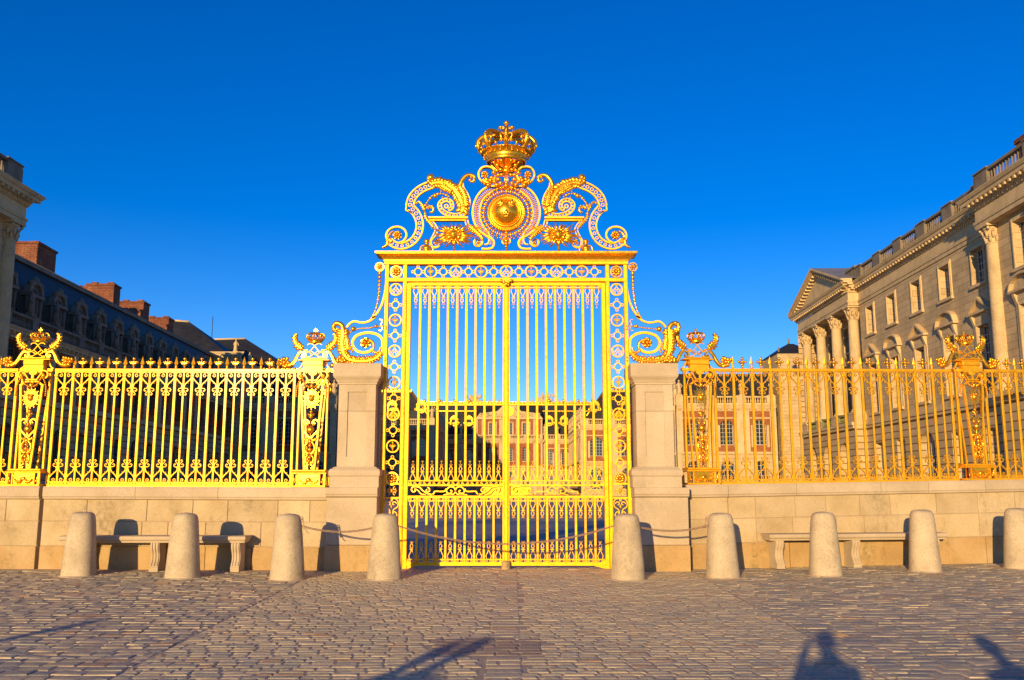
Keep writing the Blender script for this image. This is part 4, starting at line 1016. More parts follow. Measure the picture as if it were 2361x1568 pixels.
BL = [(180, 15.25, 'stone bollard in front of the left end of the left bench'), (420.5, 15.0, 'stone bollard hiding the middle of the left bench'),
      (662, 14.8, 'stone bollard with a hanging chain hook, between the left bench and the pillar plinth'), (886, 14.85, 'stone bollard left of the gate where the long chain begins'),
      (1447.5, 14.85, 'stone bollard right of the gate where the long chain ends'), (1667, 15.1, 'stone bollard just right of the pillar plinth where the short right chain ends'),
      (1904, 15.3, 'stone bollard hiding the middle of the right bench'), (2134, 15.8, 'stone bollard in front of the right end of the right bench'),
      (2355, 16.1, 'stone bollard cut by the right edge of the picture'), (-55, 15.4, None)]
bpos = []
for i, (xd, f, lb) in enumerate(BL):
    Y = CY+f; X = P(xd, 1330, Y)[0]; bpos.append((X, Y, gz(X, Y)))
    if not lb: continue
    t = thing('bollard', lb, 'bollard', (X, Y, gz(X, Y)), i*1.3, 'stone bollards in a row before the gate')
    t.rotation_euler = (radians(.5*sin(i*2.3)), radians(.5*cos(i*3.1)), i*1.3)
    o = inst('stone', BM[i % 3][0], t); inst('footing', BM[i % 3][1], t)
    if xd in (662, 1667):       # iron eye and hook
        sg = 1 if xd == 662 else -1; a = -t.rotation_euler[2]
        h = MB(); h.rib([(.2+.03*cos(q), .93+.045*sin(q)) for q in [2*pi*k/12 for k in range(12)]], .012, .014, closed=True); h.tube([(.17, 0, .93), (.22, 0, .93)], .014, 6)
        h.rib(spl([(.225, .93), (.24, .86), (.235, .8), (.25, .77), (.265, .79)], 4), .016, .014)
        h.rib(spl([(.235, .85), (.27, .80), (.29, .74), (.33, .70)], 4), .012, .014)
        ho = h.build('iron_hook', CHAIN, t); ho.rotation_euler[2] = a+(0 if sg > 0 else pi)
link = MB().rib([(.030*cos(2*pi*k/10)*(1.0), .014*sin(2*pi*k/10)) for k in range(10)], .009, .010, closed=True)
def chain(a, b, za, zb, sag, label):
    A = Vector((a[0], a[1], za)); B = Vector((b[0], b[1], zb)); D = (B-A)
    d = D.normalized(); A = A+d*.2; B = B-d*.2; L = (B-A).length; n = int(L/.043)
    t = MB()
    pt = lambda u: A.lerp(B, u)+Vector((0, 0, -4*sag*u*(1-u)))
    for i in range(n):
        p0, p1 = pt(i/n), pt((i+1)/n); q = (p1-p0).normalized(); c = (p0+p1)/2
        rot = q.to_track_quat('X', 'Z').to_matrix() @ Matrix.Rotation(radians(45+90*(i % 2)), 3, 'X')
        t.merge(link, lambda x, y, z: tuple(c+rot @ Vector((x, y, z))))
    o = t.build('chain', CHAIN, None); return tag(o, label, 'chain', 'chains slung between bollards')
CG = bpos
def zat(yd, p): return P(1180, yd, p[1])[1]
chain(CG[3], CG[4], zat(1212, CG[3]), zat(1212, CG[4]), .285, 'long rusty iron chain sagging across the front of the closed gate')
chain(CG[2], CG[3], zat(1212, CG[2]), zat(1218, CG[3]), .075, 'short rusty chain in front of the left pillar plinth')
chain(CG[4], CG[5], zat(1216, CG[4]), zat(1210, CG[5]), .075, 'short rusty chain in front of the right pillar plinth')
# stone stop under the meeting stile, small drain cover
s = MB().lathe([(.085, -.05), (.08, .0), (.075, .12), (.06, .14), (.01, .145)], n=16).build('gate_stop', FOOTST, None, (XC, -.12, gz(0, 0)-.0))
tag(s, 'short round stone stop on the ground under the middle of the gate', 'door stop')
dp = P((2050+1090*.4422)*.7631, (1420+1130*.4422)*.7631, -9); 
def ground_at(xd, yd):
    v = xd-1180.5; u = -(yd-784); c, s_ = cos(PITCH), sin(PITCH); f = FPX*c-u*s_; up = FPX*s_+u*c
    t = 1.0
    for _ in range(4000):
        X, Y, Z = CX+v/f*t, CY+t, CZ+up/f*t
        if Z <= gz(X, Y): return (X, Y, gz(X, Y))
        t += .01
    return (X, Y, Z)
DR = ground_at(1936, 1465)
d = MB().lathe([(.12, -.02), (.12, .006), (.105, .008), (.10, .002), (.01, .002)], n=24); 
for k in range(-3, 4): d.box(-.075, .075, k*.022-.005, k*.022+.005, .001, .007)
d.build('drain_cover', CHAIN, None, DR); tag(bpy.data.objects['drain_cover'], 'small round iron drain cover set in the cobbles', 'drain cover')

# ------------------------------------------------------------------ ground
def axis(lo, hi, fine0, fine1, st, coarse):
    v = []; x = lo
    while x < hi: v.append(x); x += st if fine0 <= x < fine1 else coarse
    v.append(hi); return v
gx = axis(-520, 520, -20, 20, 1.0, 50); gy = axis(-420, 620, -24, 44, 1.0, 13)
m = MB(); m.v = [(x, y, gz(x, y)-.0015) for y in gy for x in gx]; nx = len(gx)
m.f = [(j*nx+i, j*nx+i+1, (j+1)*nx+i+1, (j+1)*nx+i) for j in range(len(gy)-1) for i in range(nx-1)]
for j in range(len(gy)-1):
    for i in range(nx-1): m.sm.append(True); m.mi.append(0 if (gy[j] >= -.5 or gy[j] < -17.5 or abs(gx[i]) > 15) else 1)
g = m.build('ground', [COURT, SAND]); g['kind'] = 'structure'
def setts(name, x0, x1, y0, y1, dy, lmin, lmax, mat, seed, hvar, tilt, skip=None, gap=.006):
    r = random.Random(seed); V = []; F = []; y = y0
    while y < y1:
        d = dy*r.uniform(.85, 1.15); x = x0-r.uniform(0, lmax)
        while x < x1:
            L = r.uniform(lmin, lmax)
            a, b = max(x, x0), min(x+L, x1)
            if b-a > .04 and not (skip and skip((a+b)/2, y+d/2)):
                g_ = gap*r.uniform(.6, 1.7); a += g_; b -= g_; c, e = y+g_*.8, y+d-g_*.8
                h = r.uniform(-hvar, hvar)*.5; tx, ty = r.uniform(-tilt, tilt), r.uniform(-tilt, tilt); i1 = .013+r.random()*.008
                xm, ym = (a+b)/2, (c+e)/2; z = gz(xm, ym)
                j = [r.uniform(-.006, .006) for _ in range(8)]
                o = len(V)
                for ins, hh in ((0, -.03), (.002, .0005), (i1, .005)):
                    for q, (px, py) in enumerate(((a+ins+j[0], c+ins+j[1]), (b-ins+j[2], c+ins+j[3]), (b-ins+j[4], e-ins+j[5]), (a+ins+j[6], e-ins+j[7]))):
                        V.append((px, py, gz(px, py)+hh+h+(tx*(px-xm)+ty*(py-ym) if hh > -.02 else 0)))
                V.append((xm, ym, z+.0072+h))
                for k in range(4):
                    l = (k+1) % 4
                    F.append((o+k, o+l, o+4+l, o+4+k)); F.append((o+4+k, o+4+l, o+8+l, o+8+k)); F.append((o+8+k, o+8+l, o+12))
            x += L
        y += d
    me = bpy.data.meshes.new(name); me.from_pydata(V, [], F); me.materials.append(mat); me.polygons.foreach_set('use_smooth', [False]*len(F)); me.update()
    o = bpy.data.objects.new(name, me); COL.objects.link(o); o['kind'] = 'structure'; return o
LN = 3.15
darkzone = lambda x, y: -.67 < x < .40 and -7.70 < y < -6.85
mid = lambda x, y: -.13 < x-XC < .20
setts('road_lane', -LN, LN, -13.6, -.46, .115, .14, .28, COB1, 11, .003, .016, lambda x, y: mid(x, y) or darkzone(x, y))
setts('road_centre_line', XC-.13, XC+.20, -13.6, -.46, .17, .33, .40, COB1, 12, .003, .012, darkzone)
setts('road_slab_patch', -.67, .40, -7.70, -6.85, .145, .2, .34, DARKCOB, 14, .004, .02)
setts('pavement_left', -13.5, -LN-.01, -13.6, -.5, .165, .17, .34, COB2, 15, .006, .036, None, .008)
setts('pavement_right', LN+.01, 13.5, -13.6, .5, .165, .17, .34, COB2, 16, .006, .036, lambda x, y: y > LY(x)[0]-.34, .008)
setts('road_threshold', -2.2, 2.2, -.46, .6, .15, .2, .35, COB1, 17, .005, .02)

# ------------------------------------------------------------------ people standing behind the camera; only their shadows reach the picture
def person(x, y, rz, arms, label, h=1.72, cloth=CLOTH):
    s = h/1.72
    J = {'pel': (0, 0, .95), 'sp': (0, .01, 1.15), 'ch': (0, 0, 1.35), 'nk': (0, .01, 1.47), 'nk2': (0, .02, 1.53), 'hd': (0, .03, 1.62), 'tp': (0, .02, 1.70)}
    E = [('pel', 'sp'), ('sp', 'ch'), ('ch', 'nk'), ('nk', 'nk2'), ('nk2', 'hd'), ('hd', 'tp')]
    R = {'pel': (.15, .11), 'sp': (.135, .10), 'ch': (.16, .115), 'nk': (.065, .065), 'nk2': (.055, .055), 'hd': (.082, .10), 'tp': (.055, .065)}
    def chain_(names, ps, rs, par):
        pr = par
        for n_, p_, r_ in zip(names, ps, rs): J[n_] = p_; R[n_] = (r_, r_); E.append((pr, n_)); pr = n_
    for sg, S_ in ((-1, 'l'), (1, 'r')):
        chain_([S_+'hip', S_+'kn', S_+'an', S_+'toe'], [(sg*.10, 0, .88), (sg*.12, .02, .50), (sg*.13, -.01, .09), (sg*.15, .15, .035)], [.095, .06, .042, .035], 'pel')
        if arms == 'up': ps = [(sg*.18, 0, 1.41), (sg*.29, .10, 1.18), (sg*.12, .26, 1.50), (sg*.075, .30, 1.56)]
        elif arms == 'hips': ps = [(sg*.18, 0, 1.41), (sg*.36, -.03, 1.18), (sg*.20, .1, 1.02), (sg*.15, .13, 1.0)]
        else: ps = [(sg*.18, 0, 1.41), (sg*.24, 0, 1.13), (sg*.25, .06, .88), (sg*.245, .08, .81)]
        chain_([S_+'sh', S_+'el', S_+'wr', S_+'pa'], ps, [.06, .043, .028, .034], 'ch')
        hx, hy, hz = ps[-1]; dx, dy, dz = (hx-ps[2][0]), (hy-ps[2][1]), (hz-ps[2][2]); L = sqrt(dx*dx+dy*dy+dz*dz); dx, dy, dz = dx/L, dy/L, dz/L
        for q in range(4):
            o_ = (q-1.5)*.018; ln = (.07, .08, .075, .06)[q]
            b0 = (hx, hy+o_, hz) if arms != 'up' else (hx, hy, hz+o_)
            chain_([S_+'f%d' % q, S_+'g%d' % q], [(b0[0]+dx*ln*.5, b0[1]+dy*ln*.5, b0[2]+dz*ln*.5), (b0[0]+dx*ln-sg*.012, b0[1]+dy*ln, b0[2]+dz*ln)], [.0095, .008], S_+'pa')
        chain_([S_+'th'], [(hx-sg*.02+dx*.03, hy+.035+dy*.03, hz+dz*.03)], [.010], S_+'pa')
    names = list(J); me = bpy.data.meshes.new('person'); me.from_pydata([tuple(c*s for c in J[n_]) for n_ in names], [(names.index(a), names.index(b)) for a, b in E], [])
    o = bpy.data.objects.new('person', me); COL.objects.link(o)
    sk = o.modifiers.new('skin', 'SKIN'); sk.use_smooth_shade = True
    for i, n_ in enumerate(names): v = me.skin_vertices[0].data[i]; v.radius = tuple(c*s for c in R[n_]); v.use_root = (n_ == 'pel')
    su = o.modifiers.new('sub', 'SUBSURF'); su.levels = 1; su.render_levels = 1
    me.materials.append(SKIN)
    o.location = (x, y, gz(x, y)+.02); o.rotation_euler = (0, 0, rz); tag(o, label, 'person')
    # clothing and hair
    c = MB()
    c.lathe([(.17, .90), (.165, 1.05), (.17, 1.25), (.19, 1.38), (.15, 1.45), (.08, 1.49)], n=16); c.xf(lambda X, Y, Z: (X*1.08*s, Y*.74*s, Z*s))
    for sg in (-1, 1):
        S_ = 'l' if sg < 0 else 'r'; c.tube([tuple(q*s for q in J[S_+k]) for k in ('sh', 'el', 'wr')], [.072*s, .058*s, .045*s], 8)
    c.build('jacket', cloth, o)
    c = MB()
    for S_ in 'lr': c.tube([tuple(q*s for q in J[S_+k]) for k in ('hip', 'kn', 'an')], [.115*s, .08*s, .065*s], 8)
    c.lathe([(.17, .84), (.175, .98)], n=14).xf(lambda X, Y, Z: (X, Y, Z))
    c.build('trousers', CLOTH2, o)
    hh = MB().ell((0, .0, 1.655*s), (.093*s, .112*s, .10*s), 0, 14, 9); hh.xf(lambda X, Y, Z: (X, Y if Y < .06 else .06, Z)); hh.build('hair', HAIR, o)
    f = MB(); f.ell((0, .135*s, 1.60*s), (.013, .022, .022), 0, 6, 4)
    for sg in (-1, 1): f.ell((sg*.095*s, .01, 1.61*s), (.012, .022, .032), 0, 6, 4)
    f.build('nose_and_ears', SKIN, o)
    e = MB()
    for sg in (-1, 1): e.ell((sg*.033*s, .118*s, 1.63*s), (.012, .01, .007), 0, 6, 4)
    e.ell((0, .122*s, 1.565*s), (.024, .008, .006), 0, 6, 4)
    e.build('eyes_and_mouth', HAIR, o)
    return o
def caster(xd, yd, h):       # ground point of a shadow's tip -> where the person who casts it stands
    X, Y, Z = ground_at(xd, yd); d = 0
    while d < 60:
        x, y = X-sin(SUN_AZ)*d, Y-cos(SUN_AZ)*d
        if gz(x, y)+h <= Z+math.tan(SUN_EL)*d: break
        d += .05
    return x, y
PEOPLE = []
for (xd, yd, h, arms, lb, cl) in ((1902, 1462, 1.78, 'up', 'photographer in dark jacket with both hands raised to the face, behind the viewpoint', CLOTH),
                                  (1110, 1482, 1.80, 'hips', 'tall person in dark jacket standing far left behind the viewpoint, hands at waist', CLOTH),
                                  (1040, 1490, 1.74, 'down', 'person in dark jacket beside the tall person behind the viewpoint, arms hanging', CLOTH),
                                  (2262, 1474, 1.68, 'hips', 'person in grey jacket with hands at the waist, behind the viewpoint at right', CLOTH2),
                                  (205, 1436, 1.72, 'down', 'person in grey jacket standing at the far left behind the viewpoint', CLOTH2)):
    x, y = caster(xd, yd, h); 
    if arms == 'up': y = CY-.42; x = CX-.02
    print('person', round(x, 2), round(y, 2))
    PEOPLE.append(person(x, y, 0 if arms != 'down' else .3, arms, lb, h, cl))

# ------------------------------------------------------------------ buildings: facade kit. Local frame: x along the wall, +y outward, z up
def facade(mb, s0, s1, z0, z1, ops, depth=.5, y=0):
    """wall skin with real openings; ops = (a, b, za, zb, arched)"""
    xs = sorted({s0, s1, *[o[0] for o in ops], *[o[1] for o in ops]}); zs = sorted({z0, z1, *[o[2] for o in ops], *[o[3] for o in ops]})
    for i in range(len(xs)-1):
        for j in range(len(zs)-1):
            xm, zm = (xs[i]+xs[i+1])/2, (zs[j]+zs[j+1])/2
            if any(o[0] < xm < o[1] and o[2] < zm < o[3] for o in ops): continue
            mb.add([(xs[i], y, zs[j]), (xs[i+1], y, zs[j]), (xs[i+1], y, zs[j+1]), (xs[i], y, zs[j+1])], [(0, 1, 2, 3)])
    for (a, b, za, zb, ar) in ops:
        if ar:
            r = (b-a)/2; zc = zb-r; n = 12; P_ = [((a+b)/2+r*cos(pi*k/n), zc+r*sin(pi*k/n)) for k in range(n+1)]
            for k in range(n):
                c = (b, zb) if k < n/2 else (a, zb)
                mb.add([(c[0], y, c[1]), (P_[k][0], y, P_[k][1]), (P_[k+1][0], y, P_[k+1][1])], [(0, 1, 2)])
            path = [(a, za), (a, zc)]+P_[::-1][1:]+[(b, za)]
            path = [(a, za)]+P_[::-1]+[(b, za)]
        else: path = [(a, za), (a, zb), (b, zb), (b, za)]
        path.append(path[0])
        for (p, q) in zip(path, path[1:]): mb.add([(p[0], y, p[1]), (q[0], y, q[1]), (q[0], y-depth, q[1]), (p[0], y-depth, p[1])], [(0, 1, 2, 3)])
    return mb
WCACHE = {}
def window(parent, a, b, za, zb, y, ar=False, cols=2, rows=6, name='window', fm=None, thick=.07):
    w_, h_ = b-a, zb-za; key = (round(w_, 2), round(h_, 2), ar, cols, rows, name, fm.name if fm else '')
    if key not in WCACHE:
        m = MB(); t = thick
        m.box(-w_/2, -w_/2+t, -.04, .04, 0, h_); m.box(w_/2-t, w_/2, -.04, .04, 0, h_); m.box(-w_/2+t, w_/2-t, -.04, .04, 0, t*1.3); m.box(-w_/2+t, w_/2-t, -.04, .04, h_-t, h_)
        for i in range(1, cols*2):
            x = -w_/2+w_*i/(cols*2); ww = .045 if i == cols else .02
            m.box(x-ww, x+ww, -.03-.008*(i == cols), .03+.008*(i == cols), t*1.3, h_-t)
        for j in range(1, rows): z = h_*j/rows; m.box(-w_/2+t, w_/2-t, -.022, .022, z-.02, z+.02)
        g_ = MB(); g_.add([(-w_/2, -.0, 0), (w_/2, -.0, 0), (w_/2, 0, h_), (-w_/2, 0, h_)], [(0, 1, 2, 3)])
        g_.add([(-w_/2, -.01, 0), (w_/2, -.01, 0), (w_/2, -.01, h_), (-w_/2, -.01, h_)], [(3, 2, 1, 0)])
        WCACHE[key] = (m.mesh(name, fm or FRAMEM), g_.mesh('pane', GLASS))
    f, g_ = WCACHE[key]
    o = inst(name, f, parent, ((a+b)/2, y, za)); inst('pane', g_, o); return o
def shadow_box(mb, s0, s1, y0, y1, z0, z1): mb.box(s0, s1, y0, y1, z0, z1)
def balustrade(mb, s0, s1, z, h=1.25, y=0, bay=4.2, post=.9, bs=.34, endposts=True):
    mb.box(s0, s1, y-.22, y+.22, z, z+.22); mb.box(s0, s1, y-.2, y+.22, z+h-.2, z+h)
    n = max(1, round((s1-s0-post)/bay)); st = (s1-s0-post)/n
    for i in range(n+1):
        c = s0+post/2+st*i; mb.box(c-post/2, c+post/2, y-.26, y+.27, z+.221, z+h-.201)
        mb.box(c-post/2-.03, c+post/2+.03, y-.28, y+.3, z+h+.001, z+h+.1)
        if i < n:
            x = c+post/2; k = max(1, int((st-post)/bs)); 
            for j in range(k):
                X = x+(j+.5)*(st-post)/k
                mb.lathe([(.07, z+.22), (.05, z+.3), (.12, z+.42), (.11, z+.52), (.055, z+.8), (.08, z+h-.2)], (X, y, 0), 6, True, 'z', False)
def cornice(mb, s0, s1, z, y=0, proj=.75, h=.9, mod=.62, ends=(1, 1), msize=.2):
    """cornice profile swept along x, with modillions under it"""
    pr = [(0, 0), (.08, 0), (.10, .12*h), (.18, .2*h), (.2, .42*h), (proj*.72, .46*h), (proj*.74, .7*h), (proj*.85, .74*h), (proj, .95*h), (proj, h), (0, h+.05)]
    n = len(pr); vs = [(s0-(p if ends[0] else 0), y+p, z+q) for p, q in pr]+[(s1+(p if ends[1] else 0), y+p, z+q) for p, q in pr]
    mb.add(vs, [tuple(range(n)), tuple(range(2*n-1, n-1, -1))]+[(i, i+n, (i+1) % n+n, (i+1) % n) for i in range(n)])
    if mod:
        k = int((s1-s0)/mod)
        for i in range(k):
            x = s0+(i+.5)*(s1-s0)/k; mb.box(x-msize/2, x+msize/2, y+.18, y+proj*.70, z+.24*h, z+.445*h)
        k *= 2
        for i in range(k):
            x = s0+(i+.5)*(s1-s0)/k; mb.box(x-.06, x+.06, y+.08, y+.17, z+.02*h, z+.16*h)
def pediment(mb, a, b, z, y, hgt, proj, seg=False):
    c = (a+b)/2
    if seg:
        pts = [(a+(b-a)*k/12, z+hgt*(1-((k-6)/6)**2)**.55) for k in range(13)]; inn = [(a+.12+(b-a-.24)*k/12, z+.02+(hgt-.2)*(1-((k-6)/6)**2)**.55) for k in range(13)]
    else: pts = [(a, z), (c, z+hgt), (b, z)]; inn = [(a+.3, z+.02), (c, z+hgt-.2), (b-.3, z+.02)]
    mb.prism([(p[0], p[1]) for p in inn], y-.05, y+.12)
    n = len(pts)
    for k in range(n-1):
        p, q = pts[k], pts[k+1]; p2, q2 = inn[k], inn[k+1]
        vs = [(p[0], y, p[1]), (q[0], y, q[1]), (q2[0], y, q2[1]), (p2[0], y, p2[1])]
        mb.add(vs+[(v[0], y+proj, v[2]) for v in vs], [(0, 1, 2, 3), (7, 6, 5, 4), (0, 4, 5, 1), (1, 5, 6, 2), (2, 6, 7, 3), (3, 7, 4, 0)])
    mb.box(a, b, y, y+proj*.98, z-.16, z-.005)
def surround(a, b, za, zb, y, ped=None, aw=.28):
    m = MB(); t = .09
    m.box(a-aw, a-.001, y, y+t, za, zb+aw); m.box(b+.001, b+aw, y, y+t, za, zb+aw); m.box(a, b, y, y+t, zb+.001, zb+aw)
    m.box(a-aw*.55, a-.03, y+t, y+t+.03, za+.02, zb+aw*.5); m.box(b+.03, b+aw*.55, y+t, y+t+.03, za+.02, zb+aw*.5)
    m.box(a-aw-.1, b+aw+.1, y, y+.2, za-.22, za-.002); 
    if ped:
        for x in (a-aw*1.0, b+aw*1.0):
            m.prismx([(y+.09, zb+.0), (y+.28, zb+.55), (y+.33, zb+.8), (y, zb+.8), (y, zb-.3)], x-.14, x+.14)
            m.box(x-.18, x+.18, y, y+.07, za, zb+.1)
        m.box(a-aw, b+aw, y, y+.11, zb+aw+.002, zb+.8)
        pediment(m, a-.75, b+.75, zb+.97, y, 1.05, .42, ped == 'seg')
    return m
def column_mb(r, h, base=True, n=18, cap=True, drums=True):
    m = MB(); z = 0
    if base: m.box(-r*1.35, r*1.35, -r*1.35, r*1.35, 0, r*.35); m.lathe([(r*1.3, r*.35), (r*1.34, r*.5), (r*1.2, r*.62), (r*1.12, r*.7), (r*1.2, r*.8), (r*1.02, r*.95)], n=n, cap=False); z = r*.95
    hc = r*2.3 if cap else 0; zt_ = h-hc; k = 9
    prof = []
    for i in range(k):
        a, b = z+(zt_-z)*i/k, z+(zt_-z)*(i+1)/k; q = lambda zz: r*(1-.14*((zz-z)/(zt_-z))**1.6)
        prof += [(q(a)*.985, a), (q(a), a+.03), (q(b), b-.03), (q(b)*.985, b)] if drums else [(q(a), a), (q(b), b)]
    m.lathe(prof, n=n, cap=False)
    if cap:
        rt = r*.86
        m.lathe([(rt*1.1, zt_-.05), (rt*1.15, zt_), (rt*.95, zt_+.05), (rt*1.0, zt_+hc*.55), (rt*1.35, zt_+hc*.84)], n=n, cap=False)
        for row, (z_, rr, hh, cnt, ph) in enumerate(((zt_+hc*.02, 1.02, .38, 8, 0), (zt_+hc*.26, 1.08, .42, 8, .39))):
            for q in range(cnt):
                a = 2*pi*q/cnt+ph; ca, sa = cos(a), sin(a)
                m.tube([(ca*rt*rr, sa*rt*rr, z_), (ca*rt*(rr+.12), sa*rt*(rr+.12), z_+hc*hh*.6), (ca*rt*(rr+.35), sa*rt*(rr+.35), z_+hc*hh*.95), (ca*rt*(rr+.45), sa*rt*(rr+.45), z_+hc*hh*.75)], [rt*.2, rt*.24, rt*.18, rt*.1], 5)
        for q in range(4):
            a = pi/4+q*pi/2; m.ell((cos(a)*rt*1.65, sin(a)*rt*1.65, zt_+hc*.78), (rt*.26, rt*.26, rt*.26), 0, 6, 4)
            m.ell((cos(a+pi/4)*rt*1.3, sin(a+pi/4)*rt*1.3, zt_+hc*.9), (rt*.15,)*3, 0, 5, 4)
        m.box(-r*1.32, r*1.32, -r*1.32, r*1.32, zt_+hc*.88, h)
    return m
def statue_mb(h, seed=0):
    r = random.Random(seed); m = MB(); m.box(-.3*h/2, .3*h/2, -.25*h/2, .25*h/2, 0, h*.12)
    m.tube([(0, 0, h*.1), (r.uniform(-.02, .02)*h, 0, h*.35), (0, 0, h*.55), (r.uniform(-.03, .03)*h, 0, h*.75), (0, 0, h*.84)], [h*.15, h*.13, h*.11, h*.12, h*.05], 8)
    m.ell((0, 0, h*.92), (h*.06, h*.06, h*.075), 0, 8, 5)
    for sg in (-1, 1): m.tube([(sg*.08*h, 0, h*.76), (sg*h*r.uniform(.15, .2), h*.05, h*r.uniform(.52, .62)), (sg*h*r.uniform(.04, .2), h*.1, h*r.uniform(.42, .7))], [h*.045, h*.035, h*.025], 6)
    return m

# ================================================================== the sunlit wing on the right
AX, AF = 34.1, 87.3                                # facade passes X=34.1 at 87.3 m from the camera
SL = .025
def rp(f): return (CX+AX+SL*(f-AF), CY+f)
LEN = sqrt(1+SL*SL)
O = rp(60.0); ROT = atan2(1, SL)                   # local x runs away from the camera, +y faces the court
EZ = CZ                                            # heights below were measured from eye level
RW = thing('right_palace_wing', 'sunlit limestone wing right of the gate with columned pediment portico at its far end', 'palace wing', (O[0], O[1], EZ), ROT)
def fx(f): return (f-60.0)*LEN
Lm0, Lm1 = fx(61.0), fx(88.3)
# openings of the main stretch (window centres found along the wall)
cs = [fx(f) for f in (85.5, 80.3, 74.9, 69.5, 64.1)]
ops1, ops2, ops3, opsg = [], [], [], []
for c in cs: ops3.append((c-.9, c+.9, 14.5, 17.1, False)); ops2.append((c-.9, c+.9, 7.0, 11.5, False))
for i, c in enumerate(cs): opsg.append((c-(1.4 if i == 2 else .9), c+(1.4 if i == 2 else .9), -1.3 if i == 2 else .3, 4.6 if i == 2 else 4.2, i == 2))
w = facade(MB(), Lm0, Lm1, 6.3, 18.2, ops2+ops3, .62); w.build('wall', BLDST, RW)
w = facade(MB(), Lm0, Lm1, -3, 5.7, opsg, .7); w.build('rusticated_wall', RUSTST, RW)
bk = MB(); bk.box(Lm0, Lm1, -15, -.75, -3, 18.3); bk.build('inner_body', DIM, RW)
cbm = MB(); cbm.box(Lm0-.5, Lm1+.3, -.1, .22, 5.7, 5.95); cbm.box(Lm0-.5, Lm1+.3, -.1, .35, 5.951, 6.1); cbm.box(Lm0-.5, Lm1+.3, -.1, .12, 6.101, 6.3); cbm.box(Lm0, Lm1, 0.001, .09, 6.301, 6.5); cbm.build('string_course', TRIMST, RW)
for i, c in enumerate(cs):
    window(RW, c-.9, c+.9, 14.5, 17.1, -.45, rows=5); window(RW, c-.9, c+.9, 7.0, 11.5, -.45, rows=7)
    surround(c-.9, c+.9, 14.5, 17.1, .001, None, .24).build('window_surround', TRIMST, RW)
    surround(c-.9, c+.9, 7.0, 11.5, .001, 'tri' if i % 2 == 0 else 'seg').build('window_surround', TRIMST, RW)
    o_ = opsg[i]
    window(RW, o_[0], o_[1], o_[2], o_[3], -.5, rows=6, cols=3 if o_[4] else 2, name='arched_window' if o_[4] else 'window')
ent = MB(); ent.box(Lm0, Lm1, -.2, .10, 17.75, 18.05); ent.box(Lm0, Lm1, -.2, .17, 18.051, 18.25); ent.box(Lm0, Lm1, -.2, .05, 18.251, 19.05)
ent.build('architrave', TRIMST, RW)
c_ = MB(); cornice(c_, Lm0, Lm1, 19.051, 0, .85, .95, .62, (0, 0)); c_.build('cornice', TRIMST, RW)
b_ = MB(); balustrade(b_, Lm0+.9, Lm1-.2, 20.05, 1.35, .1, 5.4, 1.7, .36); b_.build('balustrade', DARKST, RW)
MB().box(Lm0, Lm1, -15, -.6, 18.3, 20.0).build('roof', GRASST, RW)
# slightly projecting end pavilion, nearest the viewer
PJ = .55; e0, e1 = fx(40), fx(61.6)
wc = [fx(f) for f in (57.0, 50.6, 44.2)]
po = [(c-.95, c+.95, 14.1, 17.2, False) for c in wc]+[(c-.95, c+.95, 7.0, 11.7, False) for c in wc]
facade(MB(), e0, e1, 6.3, 18.2, po, .62, PJ).build('pavilion_wall', BLDST, RW)
facade(MB(), e0, e1, -3, 5.7, [(c-.9, c+.9, .4, 4.2, False) for c in wc], .62, PJ).build('pavilion_base', RUSTST, RW)
m = MB(); m.add([(e1, PJ, -3), (e1, -1, -3), (e1, -1, 18.2), (e1, PJ, 18.2)], [(0, 1, 2, 3)]); m.build('pavilion_side', BLDST, RW)
m = MB(); m.add([(e0, PJ, -3), (e0, -15, -3), (e0, -15, 18.4), (e0, PJ, 18.4)], [(3, 2, 1, 0)]); m.build('pavilion_side', BLDST, RW)
MB().box(e0+.1, e1-.1, -15, PJ-.75, -3, 18.1).build('pavilion_body', DIM, RW)
for i, c in enumerate(wc):
    window(RW, c-.95, c+.95, 14.1, 17.2, PJ-.45, rows=5); window(RW, c-.95, c+.95, 7.0, 11.7, PJ-.45, rows=7); window(RW, c-.9, c+.9, .4, 4.2, PJ-.45, rows=6)
    surround(c-.95, c+.95, 14.1, 17.2, PJ+.001, None, .26).build('window_surround', TRIMST, RW)
    surround(c-.95, c+.95, 7.0, 11.7, PJ+.001, 'seg' if i % 2 == 0 else 'tri').build('window_surround', TRIMST, RW)
COLM = column_mb(.55, 17.75-6.3, True, 20).mesh('engaged_column', TRIMST)
for f in (60.6, 53.8, 47.4, 41.0): inst('column', COLM, RW, (fx(f), PJ+.05, 6.3))
EF = PJ+.62
ent = MB(); ent.box(e0, e1+.12, -.6, EF+.05, 17.751, 18.05); ent.box(e0, e1+.18, -.6, EF+.12, 18.051, 18.25); ent.box(e0, e1+.08, -.6, EF, 18.251, 19.05); ent.build('architrave', TRIMST, RW)
c_ = MB(); cornice(c_, e0, e1+.1, 19.051, EF, .85, .95, .62, (0, 1)); c_.build('cornice', TRIMST, RW)
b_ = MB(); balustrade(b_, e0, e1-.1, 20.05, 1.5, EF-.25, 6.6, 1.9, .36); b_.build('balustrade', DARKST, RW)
m = MB(); m.box(e0, e1+.1, -.4, PJ+.3, 5.7, 6.0); m.box(e0, e1+.2, -.4, PJ+.8, 6.001, 6.3); m.build('string_course', TRIMST, RW)
MB().box(fx(57.0), fx(62.6), -4.6, -2.6, 20.0, 24.3).box(fx(57.0)-.1, fx(62.6)+.1, -4.7, -2.5, 24.3, 24.6).build('chimney', CHIM, RW)
MB().box(e0, e1, -15, EF-.1, 19.06, 20.0).build('pavilion_roof', GRASST, RW)
